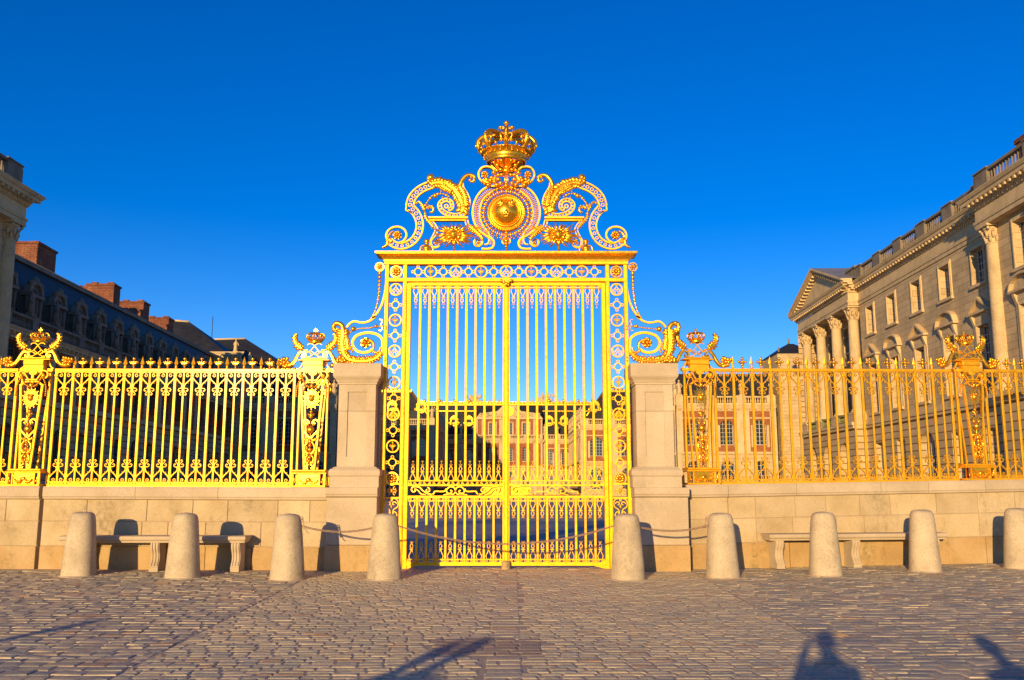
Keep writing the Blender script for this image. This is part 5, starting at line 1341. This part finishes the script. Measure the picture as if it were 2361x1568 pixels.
# portico
p0, p1 = fx(88.3), fx(105.7); PD = 1.1
arc = MB(); k4 = [fx(f) for f in (89.2, 94.4, 99.6, 104.8)]
aops = [((k4[i]+k4[i+1])/2-1.35, (k4[i]+k4[i+1])/2+1.35, -1.3, 4.5, True) for i in range(3)]
facade(MB(), p0, p1, -3, 5.7, aops, 1.2, PD).build('arcade', RUSTST, RW)
m = MB(); m.add([(p0, PD, -3), (p0, -1, -3), (p0, -1, 5.7), (p0, PD, 5.7)], [(0, 1, 2, 3)]); m.build('arcade_side', RUSTST, RW); m = MB(); m.add([(p1, PD, -3), (p1, -15, -3), (p1, -15, 18.4), (p1, PD, 18.4)][:4], [(0, 1, 2, 3)])
m.build('arcade_side', RUSTST, RW)
m = MB(); m.box(p0-.15, p1+.15, -.6, PD+.25, 5.701, 6.0); m.box(p0-.25, p1+.25, -.6, PD+.4, 6.001, 6.3); m.build('string_course', TRIMST, RW)
pops = [((k4[i]+k4[i+1])/2-.75, (k4[i]+k4[i+1])/2+.75, 7.2, 12.0, False) for i in range(3)]+[((k4[i]+k4[i+1])/2-.75, (k4[i]+k4[i+1])/2+.75, 14.3, 16.9, False) for i in range(3)]
facade(MB(), p0, p1, 6.3, 17.9, pops, .5, -1.6).build('portico_wall', BLDST, RW)
for q in pops: window(RW, q[0], q[1], q[2], q[3], -1.95, rows=7); surround(q[0], q[1], q[2], q[3], -1.599, 'tri' if q[2] < 10 else None).build('window_surround', TRIMST, RW)
MB().box(p0, p1, -15, -2.2, -3, 18.2).box(p0+.1, p1-.1, -1.59, -.15, -3, 5.69).build('portico_body', BLDST, RW)
PCM = column_mb(.56, 17.75-7.1, True, 20).mesh('portico_column', TRIMST)
ped_ = MB().box(-.98, .98, -.8, .72, 0, .79).mesh('column_pedestal', TRIMST)
for c in k4: q = inst('column', PCM, RW, (c, PD-.72, 7.1)); inst('pedestal', ped_, q, (0, 0, -.795))
for i in range(3): b_ = MB(); balustrade(b_, k4[i]+1.0, k4[i+1]-1.0, 6.31, .95, PD-.3, 5, .2); b_.build('balcony_balustrade', LICHEN, RW)
ent = MB(); ent.box(p0, p1, -1.7, PD, 17.751, 18.05); ent.box(p0-.05, p1+.05, -1.7, PD+.07, 18.051, 18.25); ent.box(p0+.03, p1-.03, -1.7, PD-.04, 18.251, 19.05); ent.build('architrave', TRIMST, RW)
c_ = MB(); cornice(c_, p0, p1, 19.051, PD, .85, .95, .62, (1, 1)); c_.build('cornice', TRIMST, RW)
c2 = MB(); cornice(c2, -.2, PD, 19.051, 0, .85, .95, .62, (0, 0)); c2.xf(lambda x, y, z: (p0-y, x, z)); c2.build('cornice', TRIMST, RW)
pm = MB(); a, b, c = p0-.85, p1+.85, (p0+p1)/2; zb0, hp = 20.01, 3.3
pm.prism([(a+.5, zb0+.0), (b-.5, zb0+.0), (c, zb0+hp-.25)], PD-.25, PD-.0)
for (u, v) in ((a, c), (b, c)):
    pr = [(0, 0), (0, -.22), (-.2, -.28), (-.2, -.5), (-.85, -.55), (-.85, 0)]
    q = lambda x, t: (x, zb0+.12+(hp)*t)
    for (y0_, y1_, t0, t1) in ((PD-.25, PD+.85, 0, .20), (PD-.25, PD+.62, -.22, -.002), (PD-.25, PD+.2, -.42, -.222)):
        vs = [(u, y0_, zb0+t0+.1), (v, y0_, zb0+hp+t0+.1), (v, y0_, zb0+hp+t1+.1), (u, y0_, zb0+t1+.1)]; vs += [(x, y1_, z) for x, _, z in vs]
        pm.add(vs, [(0, 1, 2, 3), (7, 6, 5, 4), (0, 4, 5, 1), (1, 5, 6, 2), (2, 6, 7, 3), (3, 7, 4, 0)])
    for i in range(1, 15):
        t = (i-.3)/14.5; x = u+(v-u)*t; z = zb0+hp*t-.48; pm.box(x-.12, x+.12, PD+.0, PD+.58, z, z+.23)
pm.build('pediment', TRIMST, RW)
rf = MB(); rf.add([(a, PD+.8, zb0+.31), (c, PD+.8, zb0+hp+.31), (c, -9, zb0+hp+.31), (a, -9, zb0+.31), (b, PD+.8, zb0+.31), (b, -9, zb0+.31)], [(0, 1, 2, 3), (1, 4, 5, 2)]); rf.build('portico_roof', GRASST, RW)
MB().box(p0-.3, p0+2.2, -3.2, .3, 20.05, 21.5).box(p0-.45, p0+2.35, -3.35, .45, 21.5, 21.7).build('attic_block', DARKST, RW)

# ================================================================== the shaded pavilion at the left edge
LX = -33.35+CX
LP = thing('left_palace_pavilion', 'shaded colonnaded pavilion corner cut off by the left edge of the picture', 'palace pavilion', (LX, CY+60.7, EZ), -pi/2)   # local x towards the viewer
e0, e1 = 0, 18; wc = [3.9, 10.3]
po = [(c-.95, c+.95, 14.1, 17.2, False) for c in wc]+[(c-.95, c+.95, 7.0, 11.7, False) for c in wc]
facade(MB(), e0, e1, 6.3, 18.2, po, .62, -.62).build('wall', BLDST, LP)
facade(MB(), e0, e1, -3, 6.3, [(c-.9, c+.9, .4, 4.2, False) for c in wc], .62, -.62).build('rusticated_wall', RUSTST, LP)
MB().box(e0+.02, e1, -15, -1.4, -3, 18.1).build('inner_body', BLDST, LP)
m = MB(); m.add([(e0, -.62, -3), (e0, -15, -3), (e0, -15, 18.2), (e0, -.62, 18.2)], [(0, 1, 2, 3)]); m.build('side_wall', BLDST, LP)
for c in wc:
    window(LP, c-.95, c+.95, 14.1, 17.2, -1.05, rows=5); window(LP, c-.95, c+.95, 7.0, 11.7, -1.05, rows=7); surround(c-.95, c+.95, 7.0, 11.7, -.619, 'tri').build('window_surround', TRIMST, LP)
for s_ in (.9, 7.1, 13.5): inst('column', COLM, LP, (s_, -.57, 6.3))
ent = MB(); ent.box(e0, e1, -15, .05, 17.751, 18.05); ent.box(e0-.07, e1, -15, .12, 18.051, 18.25); ent.box(e0+.03, e1, -15, 0, 18.251, 19.05); ent.build('architrave', TRIMST, LP)
c_ = MB(); cornice(c_, e0, e1, 19.051, 0, .85, .95, .62, (1, 0)); c_.build('cornice', TRIMST, LP)
c2 = MB(); cornice(c2, -15, 0, 19.051, 0, .85, .95, .62, (0, 0)); c2.xf(lambda x, y, z: (-y, x, z)); c2.build('cornice', TRIMST, LP)
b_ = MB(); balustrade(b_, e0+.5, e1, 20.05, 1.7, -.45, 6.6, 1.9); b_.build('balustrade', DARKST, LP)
MB().box(e0+.3, e1, -15, -.8, 19.1, 20.04).build('roof', GRASST, LP)
m = MB(); m.box(e0-.15, e1, -15, .3, 5.8, 6.29); m.build('string_course', TRIMST, LP)

# ================================================================== long slate roofed wing on the left, in shade
WL = 61; WF = 62.5                                   # wing runs from 62.5 m to 123.5 m away, drifting slightly outwards
def wx(f): return CX-33.24-.0357*f
WA = atan2(-.0357, 1)
LWg = thing('left_palace_wing', 'long shaded wing with blue slate mansard roof, dormers and brick chimneys', 'palace wing', (wx(WF+WL), CY+WF+WL, EZ), -pi/2-WA)
ws = [2.3+4.05*i for i in range(15)]
o1 = [(c-.8, c+.8, 7.3, 10.4, i % 3 == 1) for i, c in enumerate(ws)]; o0 = [(c-.9, c+.9, -1.3, 4.6, True) for c in ws]
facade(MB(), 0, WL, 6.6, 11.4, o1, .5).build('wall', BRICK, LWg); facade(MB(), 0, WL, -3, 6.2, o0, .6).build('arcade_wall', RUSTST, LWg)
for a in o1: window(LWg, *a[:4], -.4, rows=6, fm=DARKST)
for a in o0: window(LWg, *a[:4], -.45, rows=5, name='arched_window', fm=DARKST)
MB().box(0, WL, -12, -.65, -3, 11.2).build('inner_body', DIM, LWg)
m = MB(); m.box(0, WL, -.3, .35, 6.2, 6.6)
for c in ws: m.box(c-2.02-.28, c-2.02+.28, 0.002, .14, 6.601, 10.7); m.box(c-1.1, c+1.1, .002, .3, 10.55, 10.68)
m.build('pilasters', TRIMST, LWg)
c_ = MB(); cornice(c_, 0, WL, 10.7, 0, .6, .6, .8, (0, 0)); c_.build('cornice', TRIMST, LWg)
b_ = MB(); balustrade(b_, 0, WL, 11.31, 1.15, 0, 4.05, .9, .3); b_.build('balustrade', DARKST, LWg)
rfm = MB(); rfm.prismx([(-.9, 11.4), (-3.2, 17.7), (-4.0, 18.3), (-8.0, 18.3), (-11.5, 11.4)], 0, WL-.5); rfm.build('mansard_roof', SLATE, LWg)
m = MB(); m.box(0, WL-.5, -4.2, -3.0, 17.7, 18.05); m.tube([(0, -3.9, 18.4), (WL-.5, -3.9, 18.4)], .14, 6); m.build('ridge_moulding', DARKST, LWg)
dm = MB()       # round headed stone dormer with crouching statues each side
dm.prism([(-.8, 12.0), (.8, 12.0), (.8, 14.6)]+[(.8*cos(pi*k/8), 14.6+.8*sin(pi*k/8)) for k in range(1, 8)]+[(-.8, 14.6)], -3.2, -.85)
dm.rib([(1.0*cos(pi*k/8), 14.6+.95*sin(pi*k/8)) for k in range(9)], .3, .5, -.85); dm.box(-1.2, 1.2, -1.3, -.55, 14.35, 14.6); dm.ell((0, -.8, 15.65), (.35, .3, .4)); 
for sg in (-1, 1): dm.tube([(sg*1.05, -.8, 12.0), (sg*1.0, -.8, 13.3), (sg*1.02, -.8, 14.3)], [.28, .16, .2], 6); dm.ell((sg*.75, -.75, 15.4), (.3, .25, .25), sg*-.6)
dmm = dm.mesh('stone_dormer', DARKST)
dg = MB().prism([(-.5, 12.4), (.5, 12.4), (.5, 14.5)]+[(.5*cos(pi*k/8), 14.5+.5*sin(pi*k/8)) for k in range(1, 8)]+[(-.5, 14.5)], -.86, -.8).mesh('dormer_glass', DIM)
for c in ws: q = inst('dormer', dmm, LWg, (c, 0, 0)); inst('pane', dg, q)
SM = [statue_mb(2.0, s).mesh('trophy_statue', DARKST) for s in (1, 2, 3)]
for i, c in enumerate(ws): inst('balustrade_ornament', SM[i % 3], LWg, (c-2.02, 0, 12.55))
def chimney(parent, s, y, w_, d_, z0, z1, pots=2):
    m = MB(); m.bbox(s-w_/2, s+w_/2, y-d_/2, y+d_/2, z0, z1, .02); m.box(s-w_/2-.10, s+w_/2+.10, y-d_/2-.10, y+d_/2+.10, z1+.001, z1+.18)
    m.box(s-w_/2-.06, s+w_/2+.06, y-d_/2-.06, y+d_/2+.06, z0+(z1-z0)*.5, z0+(z1-z0)*.5+.14)
    o = m.build('chimney', CHIM, parent)
    for k in range(pots): c = y-d_/2+d_*(.2+.6*k/max(1, pots-1)); MB().box(s-w_*.3, s+w_*.3, c-.28, c+.28, z1+.181, z1+.42).build('chimney_pot', CHIM, o)
def wl(f): return (WF+WL-f)*sqrt(1+.0357**2)
for (f, y, w_, d_, zt_) in ((74.8, -4.4, 3.4, 2.9, 20.3), (91.3, -4.4, 1.7, 2.7, 20.4), (92.5, -6.9, 1.4, 1.4, 20.3), (99.7, -4.4, 1.8, 2.7, 20.3), (108.3, -4.5, 1.8, 2.7, 20.1)):
    chimney(LWg, wl(f+w_/2), y-.95+0, w_, d_, 16.0, zt_)

# ================================================================== distant parts of the palace
def hip_roof(mb, x0, x1, y0, y1, z0, z1, inset):
    mb.add([(x0, y0, z0), (x1, y0, z0), (x1, y1, z0), (x0, y1, z0), (x0+inset, y0+inset, z1), (x1-inset, y0+inset, z1), (x1-inset, y1-inset, z1), (x0+inset, y1-inset, z1)],
           [(0, 1, 5, 4), (1, 2, 6, 5), (2, 3, 7, 6), (3, 0, 4, 7), (4, 5, 6, 7), (3, 2, 1, 0)])
STAT = [statue_mb(2.3, s).mesh('roof_statue', TRIMST) for s in (11, 12, 13, 14)]
GCACHE = {}
def gdormer(nm='gilded_dormer'):
    if nm in GCACHE: return GCACHE[nm]
    m = MB(); n = 16
    for k in range(n): a = 2*pi*k/n; m.ell((.62*cos(a), .1, .72*sin(a)), (.2, .2, .2), a, 6, 4)
    m.rib([(.72*cos(2*pi*k/16), .85*sin(2*pi*k/16)) for k in range(16)], .22, .4, .05, closed=True)
    m.prism([(-.95, .5), (.95, .5), (.6, 1.1), (0, 1.45), (-.6, 1.1)], -.4, .15); m.prism([(-1.0, -.8), (-.6, -1.0), (0, -1.35), (.6, -1.0), (1.0, -.8), (.8, -.2), (-.8, -.2)], -.3, .02)
    for sg in (-1, 1): m.tube([(sg*.9, .1, .4), (sg*1.1, .1, -.3), (sg*.8, .1, -1.0)], [.16, .2, .12], 6)
    GCACHE[nm] = m.mesh('gilded_dormer', GOLD2); return GCACHE[nm]
gl = MB().prism([(.55*cos(2*pi*k/16), .68*sin(2*pi*k/16)) for k in range(16)], -.05, .0).mesh('oval_pane', GLASS)
def brick_front(parent, x0, x1, y, cols, zc, zbase, roof_h, gilt=True, statues=True, mans=True, hip=0):
    """front facing the viewer (outward = +y in a frame rotated 180 degrees); zc = top of the wall cornice above eye level"""
    st = (x1-x0)/cols; ce = [x0+st*(i+.5) for i in range(cols)]
    zf = zc-5.4-1.0
    ops = [(c-st*.2, c+st*.2, zf+.9, zf+4.3, True) for c in ce]; opg = [(c-st*.2, c+st*.2, zbase+1.2, zf-1.2, True) for c in ce]
    facade(MB(), x0, x1, zf, zc-.9, ops, .4, y).build('wall', BRICK, parent); facade(MB(), x0, x1, zbase-2, zf-.3, opg, .4, y).build('wall', BLDST, parent)
    m = MB(); m.box(x0, x1, y-.2, y+.25, zf-.3, zf)
    for i in range(cols+1):
        x = x0+st*i; m.box(max(x0, x-st*.19), min(x1, x+st*.19), y+.002, y+.16, zf+.001, zc-.9); m.box(max(x0, x-st*.13), min(x1, x+st*.13), y+.002, y+.12, zbase-1, zf-.301)
    for c in ce: m.box(c-st*.27, c-st*.2, y+.002, y+.1, zf+.6, zf+3.6); m.box(c+st*.2, c+st*.27, y+.002, y+.1, zf+.6, zf+3.6); m.box(c-st*.3, c+st*.3, y+.002, y+.22, zf+4.45, zf+4.65)
    m.build('stone_dressing', TRIMST, parent)
    for a in ops+opg: window(parent, *a[:4], y-.3, rows=6, name='arched_window')
    c_ = MB(); cornice(c_, x0, x1, zc-.9, y, .55, .9, .8, (0, 0)); c_.build('cornice', TRIMST, parent)
    b_ = MB(); balustrade(b_, x0, x1, zc+.01, 1.15, y-.1, st, st*.26, .32); b_.build('balustrade', TRIMST, parent)
    MB().box(x0+.05, x1-.05, y-9, y-.5, zbase-2, zc-.05).build('inner_body', DIM, parent)
    if mans:
        r_ = MB(); r_.prismx([(y-1.0, zc-.02), (y-3.0, zc+roof_h), (y-9, zc+roof_h), (y-9, zc-.02)], x0, x1)
        if hip: r_.xf(lambda x, y_, z: ((x-4.6 if x > (x0+x1)/2 else x) if hip < 0 else (x+4.6 if x < (x0+x1)/2 else x), y_, z) if z > zc+1 else (x, y_, z))
        rx0, rx1 = (x0+4.6, x1) if hip > 0 else (x0, x1-4.6) if hip < 0 else (x0, x1)
        if hip: e0_, e1_ = ((x0, rx0) if hip > 0 else (x1, rx1)); hm = MB().tube([(e0_, y-1.0, zc+.1), (e1_, y-3.0, zc+roof_h+.1)], .22, 6); hm.build('gilded_hip', GOLD2, parent)
        r_.build('slate_roof', SLATE, parent)
        if gilt:
            gr = MB(); zt_ = zc+roof_h; X0, X1 = x0, x1; x0, x1 = rx0, rx1; gh = .75 if X1-X0 > 12 and zt_ > 17.8 else .5; gr.box(x0, x1, y-3.2, y-2.8, zt_, zt_+gh*.3); gr.box(x0, x1, y-3.1, y-2.9, zt_+gh*.3, zt_+gh)
            n = int((x1-x0)/.7)
            for k in range(n): X = x0+(k+.5)*(x1-x0)/n; gr.ell((X, y-2.75, zt_+.5), (.26, .16, .2), .5 if k % 2 else -.5, 6, 4)
            for k in range(max(1, n//4)): X = x0+(k+.5)*(x1-x0)/max(1, n//4); gr.ell((X, y-2.8, zt_+1.0), (.35, .2, .35), 0, 7, 5)
            if not hip and zt_ > 17.8: gr.box(x0, x1, y-2.6, y-2.35, zt_-1.40, zt_-1.25)
            for k in range(n if (not hip and zt_ > 17.8) else 0): X = x0+(k+.5)*(x1-x0)/n; gr.ell((X, y-2.3, zt_-1.5), (.2, .12, .16), 0, 5, 4)
            x0, x1 = X0, X1
            gr.build('gilded_ridge', GOLD2, parent)
            for c in ce: q = inst('gilded_dormer', gdormer(), parent, (c, y-1.9, zc+roof_h*.52)); inst('pane', gl, q)
    if statues:
        for i in range(cols+1): inst('roof_statue', STAT[i % 4], parent, (min(x1-.5, max(x0+.5, x0+st*i)), y-.1, zc+1.15))
# frames rotated 180 degrees: local x = -world x
def front(name, label, cat, f, x0, x1, **kw):
    t = thing(name, label, cat, (CX, CY+f, EZ), pi); brick_front(t, x0, x1, 0, **kw); return t
CZc = 10.4; BZ = -1.4
back = thing('marble_court_palace', 'distant red brick palace front with clock pediment and gilded roof ridge, seen through the gate', 'palace', (CX, CY+200, EZ), pi)
brick_front(back, -19.5, -6.6, 0, 4, CZc, BZ, 7.8); brick_front(back, 7.8, 21.0, 0, 4, CZc, BZ, 7.8)
def centre():
    x0, x1, y = -6.6, 7.8, .7
    ce = [-3.05, .6, 4.25]; zc = CZc; zf = zc-5.6
    ops = [(c-.75, c+.75, zf+.9, zf+4.1, True) for c in ce]; opa = [(c-.7, c+.7, zc+1.1, zc+3.6, False) for c in ce]; opg = [(c-.75, c+.75, -.8, zf-1.2, True) for c in ce]
    facade(MB(), x0, x1, zf, zc-.8, ops, .5, y).build('wall', BRICK, back); facade(MB(), x0, x1, zc+.1, zc+4.4, opa, .4, y-.1).build('attic_wall', BRICK, back); facade(MB(), x0, x1, -3, zf-.3, opg, .5, y).build('wall', BLDST, back)
    m = MB(); m.box(x0, x1, y-.3, y+.5, zf-.3, zf); m.box(x0-.1, x1+.1, y-.3, y+.35, zc+4.401, zc+4.7); m.box(x0, x1, y-.3, y+.15, zc+.0, zc+.3)
    for X in (x0, x0+1.6, -1.22, 2.42, x1-1.6, x1): 
        a, b = max(x0, X-.38), min(x1, X+.38)
        m.box(a, b, y+.002, y+.2, zf+.001, zc-.8); m.box(a, b, y-.098, y+.1, zc+.301, zc+4.4); m.box(a, b, y+.002, y+.2, -3, zf-.301)
    for c in ce: m.box(c-.95, c-.7, y-.098, y, zc+.9, zc+3.7); m.box(c+.7, c+.95, y-.098, y, zc+.9, zc+3.7); m.box(c-.95, c+.95, y-.098, y+.02, zc+3.7, zc+3.9)
    m.build('stone_dressing', TRIMST, back)
    for a in ops+opg: window(back, *a[:4], y-.4, rows=6, name='arched_window')
    for a in opa: window(back, *a[:4], y-.4, rows=4)
    c_ = MB(); cornice(c_, x0, x1, zc-.8, y, .6, .8, .8, (1, 1)); c_.build('cornice', TRIMST, back)
    b_ = MB(); balustrade(b_, x0, x1, zc+.02, 1.0, y+.35, 3.65, .6, .3); b_.build('balcony_balustrade', TRIMST, back)
    p = MB(); zp = zc+4.71; p.prism([(x0, zp), (x1, zp), (x1-.8, zp+1.0), (3.2, zp+1.5), (2.0, zp+2.7), (-.8, zp+2.7), (-2.0, zp+1.5), (x0+.8, zp+1.0)], y-.6, y)
    r = random.Random(3)
    for k in range(60):
        X = x0+.5+(x1-x0-1)*r.random(); zz = zp+.3+(1.6 if abs(X-.5) < 1 else .7)*r.random(); p.ell((X, y+.05, zz), (.25, .25, .25), r.uniform(0, 3), 6, 4)
    for sg in (-1, 1): p.tube([(.5+sg*1.3, y, zp+.2), (.5+sg*1.6, y+.1, zp+1.0), (.5+sg*1.2, y+.1, zp+1.8)], [.45, .4, .25], 7); p.ell((.5+sg*1.15, y+.1, zp+2.1), (.24, .24, .28))
    p.build('clock_pediment', TRIMST, back)
    k = MB(); k.lathe([(1.0, -.1), (1.0, .1), (.85, .14), (.8, .05), (.01, .05)], (.5, y+.1, zp+1.45), 24, True, 'y'); 
    for q in range(24): a = 2*pi*q/24; k.tube([(.5+cos(a)*.5, y+.2, zp+1.45+sin(a)*.5), (.5+cos(a)*.95, y+.2, zp+1.45+sin(a)*.95)], .05, 4)
    k.build('clock_face', GOLD2, back)
    r_ = MB(); r_.prismx([(y-.6, zc+4.5), (y-3.6, zc+7.8), (y-9, zc+7.8), (y-9, zc+4.5)], x0, x1); r_.build('slate_roof', SLATE, back)
    MB().box(x0, x1, y-9, y-.75, -3, zc+4.4).build('inner_body', DIM, back)
    gr = MB(); zt_ = zc+7.8; gr.box(x0, x1, -3.3, -2.7, zt_, zt_+.25); gr.box(x0, x1, -3.1, -2.8, zt_+.25, zt_+.75)
    for q in range(20): gr.ell((x0+(q+.5)*(x1-x0)/20, -2.75, zt_+.5), (.26, .16, .2), .5 if q % 2 else -.5, 6, 4)
    gr.build('gilded_ridge', GOLD2, back)
centre()
for X, s in ((-7.4, 3), (8.6, 3)):     # trophy chimneys above the ridge
    m = MB(); m.box(X-1.4, X+1.4, -5.5, -4, 17.5, 19.6); r = random.Random(int(X*10))
    for k in range(26): m.ell((X+r.uniform(-1.8, 1.8), -4.2, 18.9+r.random()*1.6), (.3, .3, .4), r.uniform(0, 3), 6, 4)
    for k in range(7): m.tube([(X+r.uniform(-1, 1), -4.3, 19.6), (X+r.uniform(-1.9, 1.9), -4.3, 20.8+r.random()*.8)], .12, 5, .03)
    m.build('trophy_chimney', TRIMST, back)
for X in (-16.5, -13.3, -10.5, -4.5, -1.4, 2.9, 5.0, 12.3, 15.8): inst('roof_statue', STAT[int(abs(X)*7) % 4], back, (X, -4.5, 17.6))
# receding side walls of the marble court and the two inner wings
def side(parent_label, sgn, f0, f1, X, zc, cols, name, gilt=True):
    t = thing(name, parent_label, 'palace wing', (CX+sgn*X, CY+(f1 if sgn < 0 else f0), EZ), (-pi/2 if sgn < 0 else pi/2))
    brick_front(t, 0, f1-f0, 0, cols, zc, 2.0, 2.6, gilt=False); return t
side('narrow sunlit brick side wall of the marble court, seen through the right gate leaf', 1, 166, 199.5, 12.4, 11.3, 8, 'brick_side_wing')
side('narrow shaded brick side wall of the marble court, seen through the left gate leaf', -1, 166, 199.5, 14.0, 11.3, 8, 'brick_side_wing')
def end_block(label, f, x0, x1, cols, zc, zb, rh, gilt=True, nm='palace_block', hip=0):
    a, b = sorted((-x0, -x1)); return front(nm, label, 'palace block', f, a, b, cols=cols, zc=zc, zbase=zb, roof_h=rh, gilt=gilt, hip=hip)
end_block('sunlit brick and stone palace block right of the marble court', 165, 12.3, 23.5, 2, 11.2, BZ, 6.3, hip=-1)
end_block('shaded brick and stone palace block left of the marble court', 165, -13.9, -24.5, 2, 11.2, BZ, 6.3, hip=1)
side('sunlit brick wing running back beside the right inner court', 1, 126, 164.5, 22.5, 11.2, 7, 'brick_side_wing')
side('shaded brick wing running back beside the left inner court', -1, 126, 164.5, 24.0, 11.2, 7, 'brick_side_wing')
end_block('sunlit brick block with dark slate roof between right pillar and columned portico', 125, 22.4, 36.0, 3, 11.3, BZ, 4.6, False)
end_block('shaded brick block with gilded dormers behind the fence near the left pillar', 125, -23.9, -38.0, 3, 11.3, BZ, 4.8)
# hipped slate roofs beyond the left wing, a stone topped pavilion with a statue
def P3(xd, yd, f): q = P(xd, yd, CY+f); return (q[0], CY+f, q[1])
def hiprel(t, L, Rr, eL, eR, fr, fe, fb):    # ridge between two picture points at distance fr, eaves at fe (front) and fb (back)
    a, b = P3(*L, fr), P3(*Rr, fr); z = P3(*eR, fe)[2]; xr = P3(*eR, fe)[0]; xl = P3(*eL, fe)[0]
    m = MB(); m.add([a, b, (xr, CY+fe, z), (xl, CY+fe, z), (xr, CY+fb, z), (xl, CY+fb, z)], [(0, 1, 2, 3), (1, 4, 2), (1, 0, 5, 4), (0, 3, 5)]); m.build('slate_roof', SLATE, t)
    MB().box(xl+.3, xr-.3, CY+fe+.3, CY+fb-.3, -2, z-.01).build('wall', BLDST, t)
    m = MB().tube([a, b], .18, 6); m.build('ridge_moulding', TRIMST, t); return a, b
t = thing('hipped_roof_building', 'dark hipped slate roof rising behind the far end of the long shaded wing', 'building')
a, b = hiprel(t, (385, 738), (436, 742), (300, 840), (560, 845), 136, 128, 144)
t = thing('hipped_roof_pavilion', 'lower hipped slate roof with flat pale ridge, left of the crowned pier beside the gate', 'building')
a, b = hiprel(t, (480, 783), (566, 781), (430, 850), (668, 850), 154, 146, 164)
m = MB(); m.tube([(a[0]+.6, a[1], a[2]), (a[0]+.6, a[1], a[2]+4)], .06, 5); m.build('lightning_rod', IRON, t)
m = MB(); m.bbox(a[0]-2.4, a[0]-.6, a[1]-1, a[1]+1, a[2]-1.5, a[2]+.6, .05); m.build('chimney', CHIM, t)
t = thing('statue_topped_pavilion', 'small stone pavilion top with a standing statue beyond the shaded wing', 'pavilion', (0, CY+124.2, 0))
xa, _, za = P3(482, 812, 124.2); xb = P3(556, 812, 124.2)[0]
MB().box(xa, xb, 0, 4, -2, za-.9).build('wall', BLDST, t); c_ = MB(); cornice(c_, xa, xb, za-.9, 0, .6, .9, .6, (1, 1)); c_.xf(lambda x, y, z: (x, -y, z)); c_.build('cornice', TRIMST, t)
inst('statue', statue_mb(1.9, 21).mesh('statue', TRIMST), t, (P3(541, 812, 124.2)[0], .4, za))
MB().box(xb+.01, xb+1.6, 1, 4, -2, za-1.6).build('wall', BLDST, t); inst('statue', statue_mb(1.8, 22).mesh('statue', TRIMST), t, (xb+.8, 1.4, za-1.6))
t = thing('domed_roof_block', 'low dark roofed stone block with roof statues, beyond the portico columns', 'building', (0, CY+128, 0))
xa, _, za = P3(1792, 815, 128); xb = P3(1880, 815, 128)[0]; zr = P3(1820, 797, 132)[2]
MB().box(xa, xb, 0, 8, -2, za).build('wall', BLDST, t); m = MB(); hip_roof(m, xa-.2, xb+.2, -.2, 8.2, za, zr, 2.5); m.build('slate_roof', SLATE, t)
RS = statue_mb(1.0, 5).mesh('roof_statue', DARKST)
for X, z in ((xa+.3, za), (xa+2.6, zr)): inst('roof_statue', RS, t, (X, .3 if z == za else 3, z))
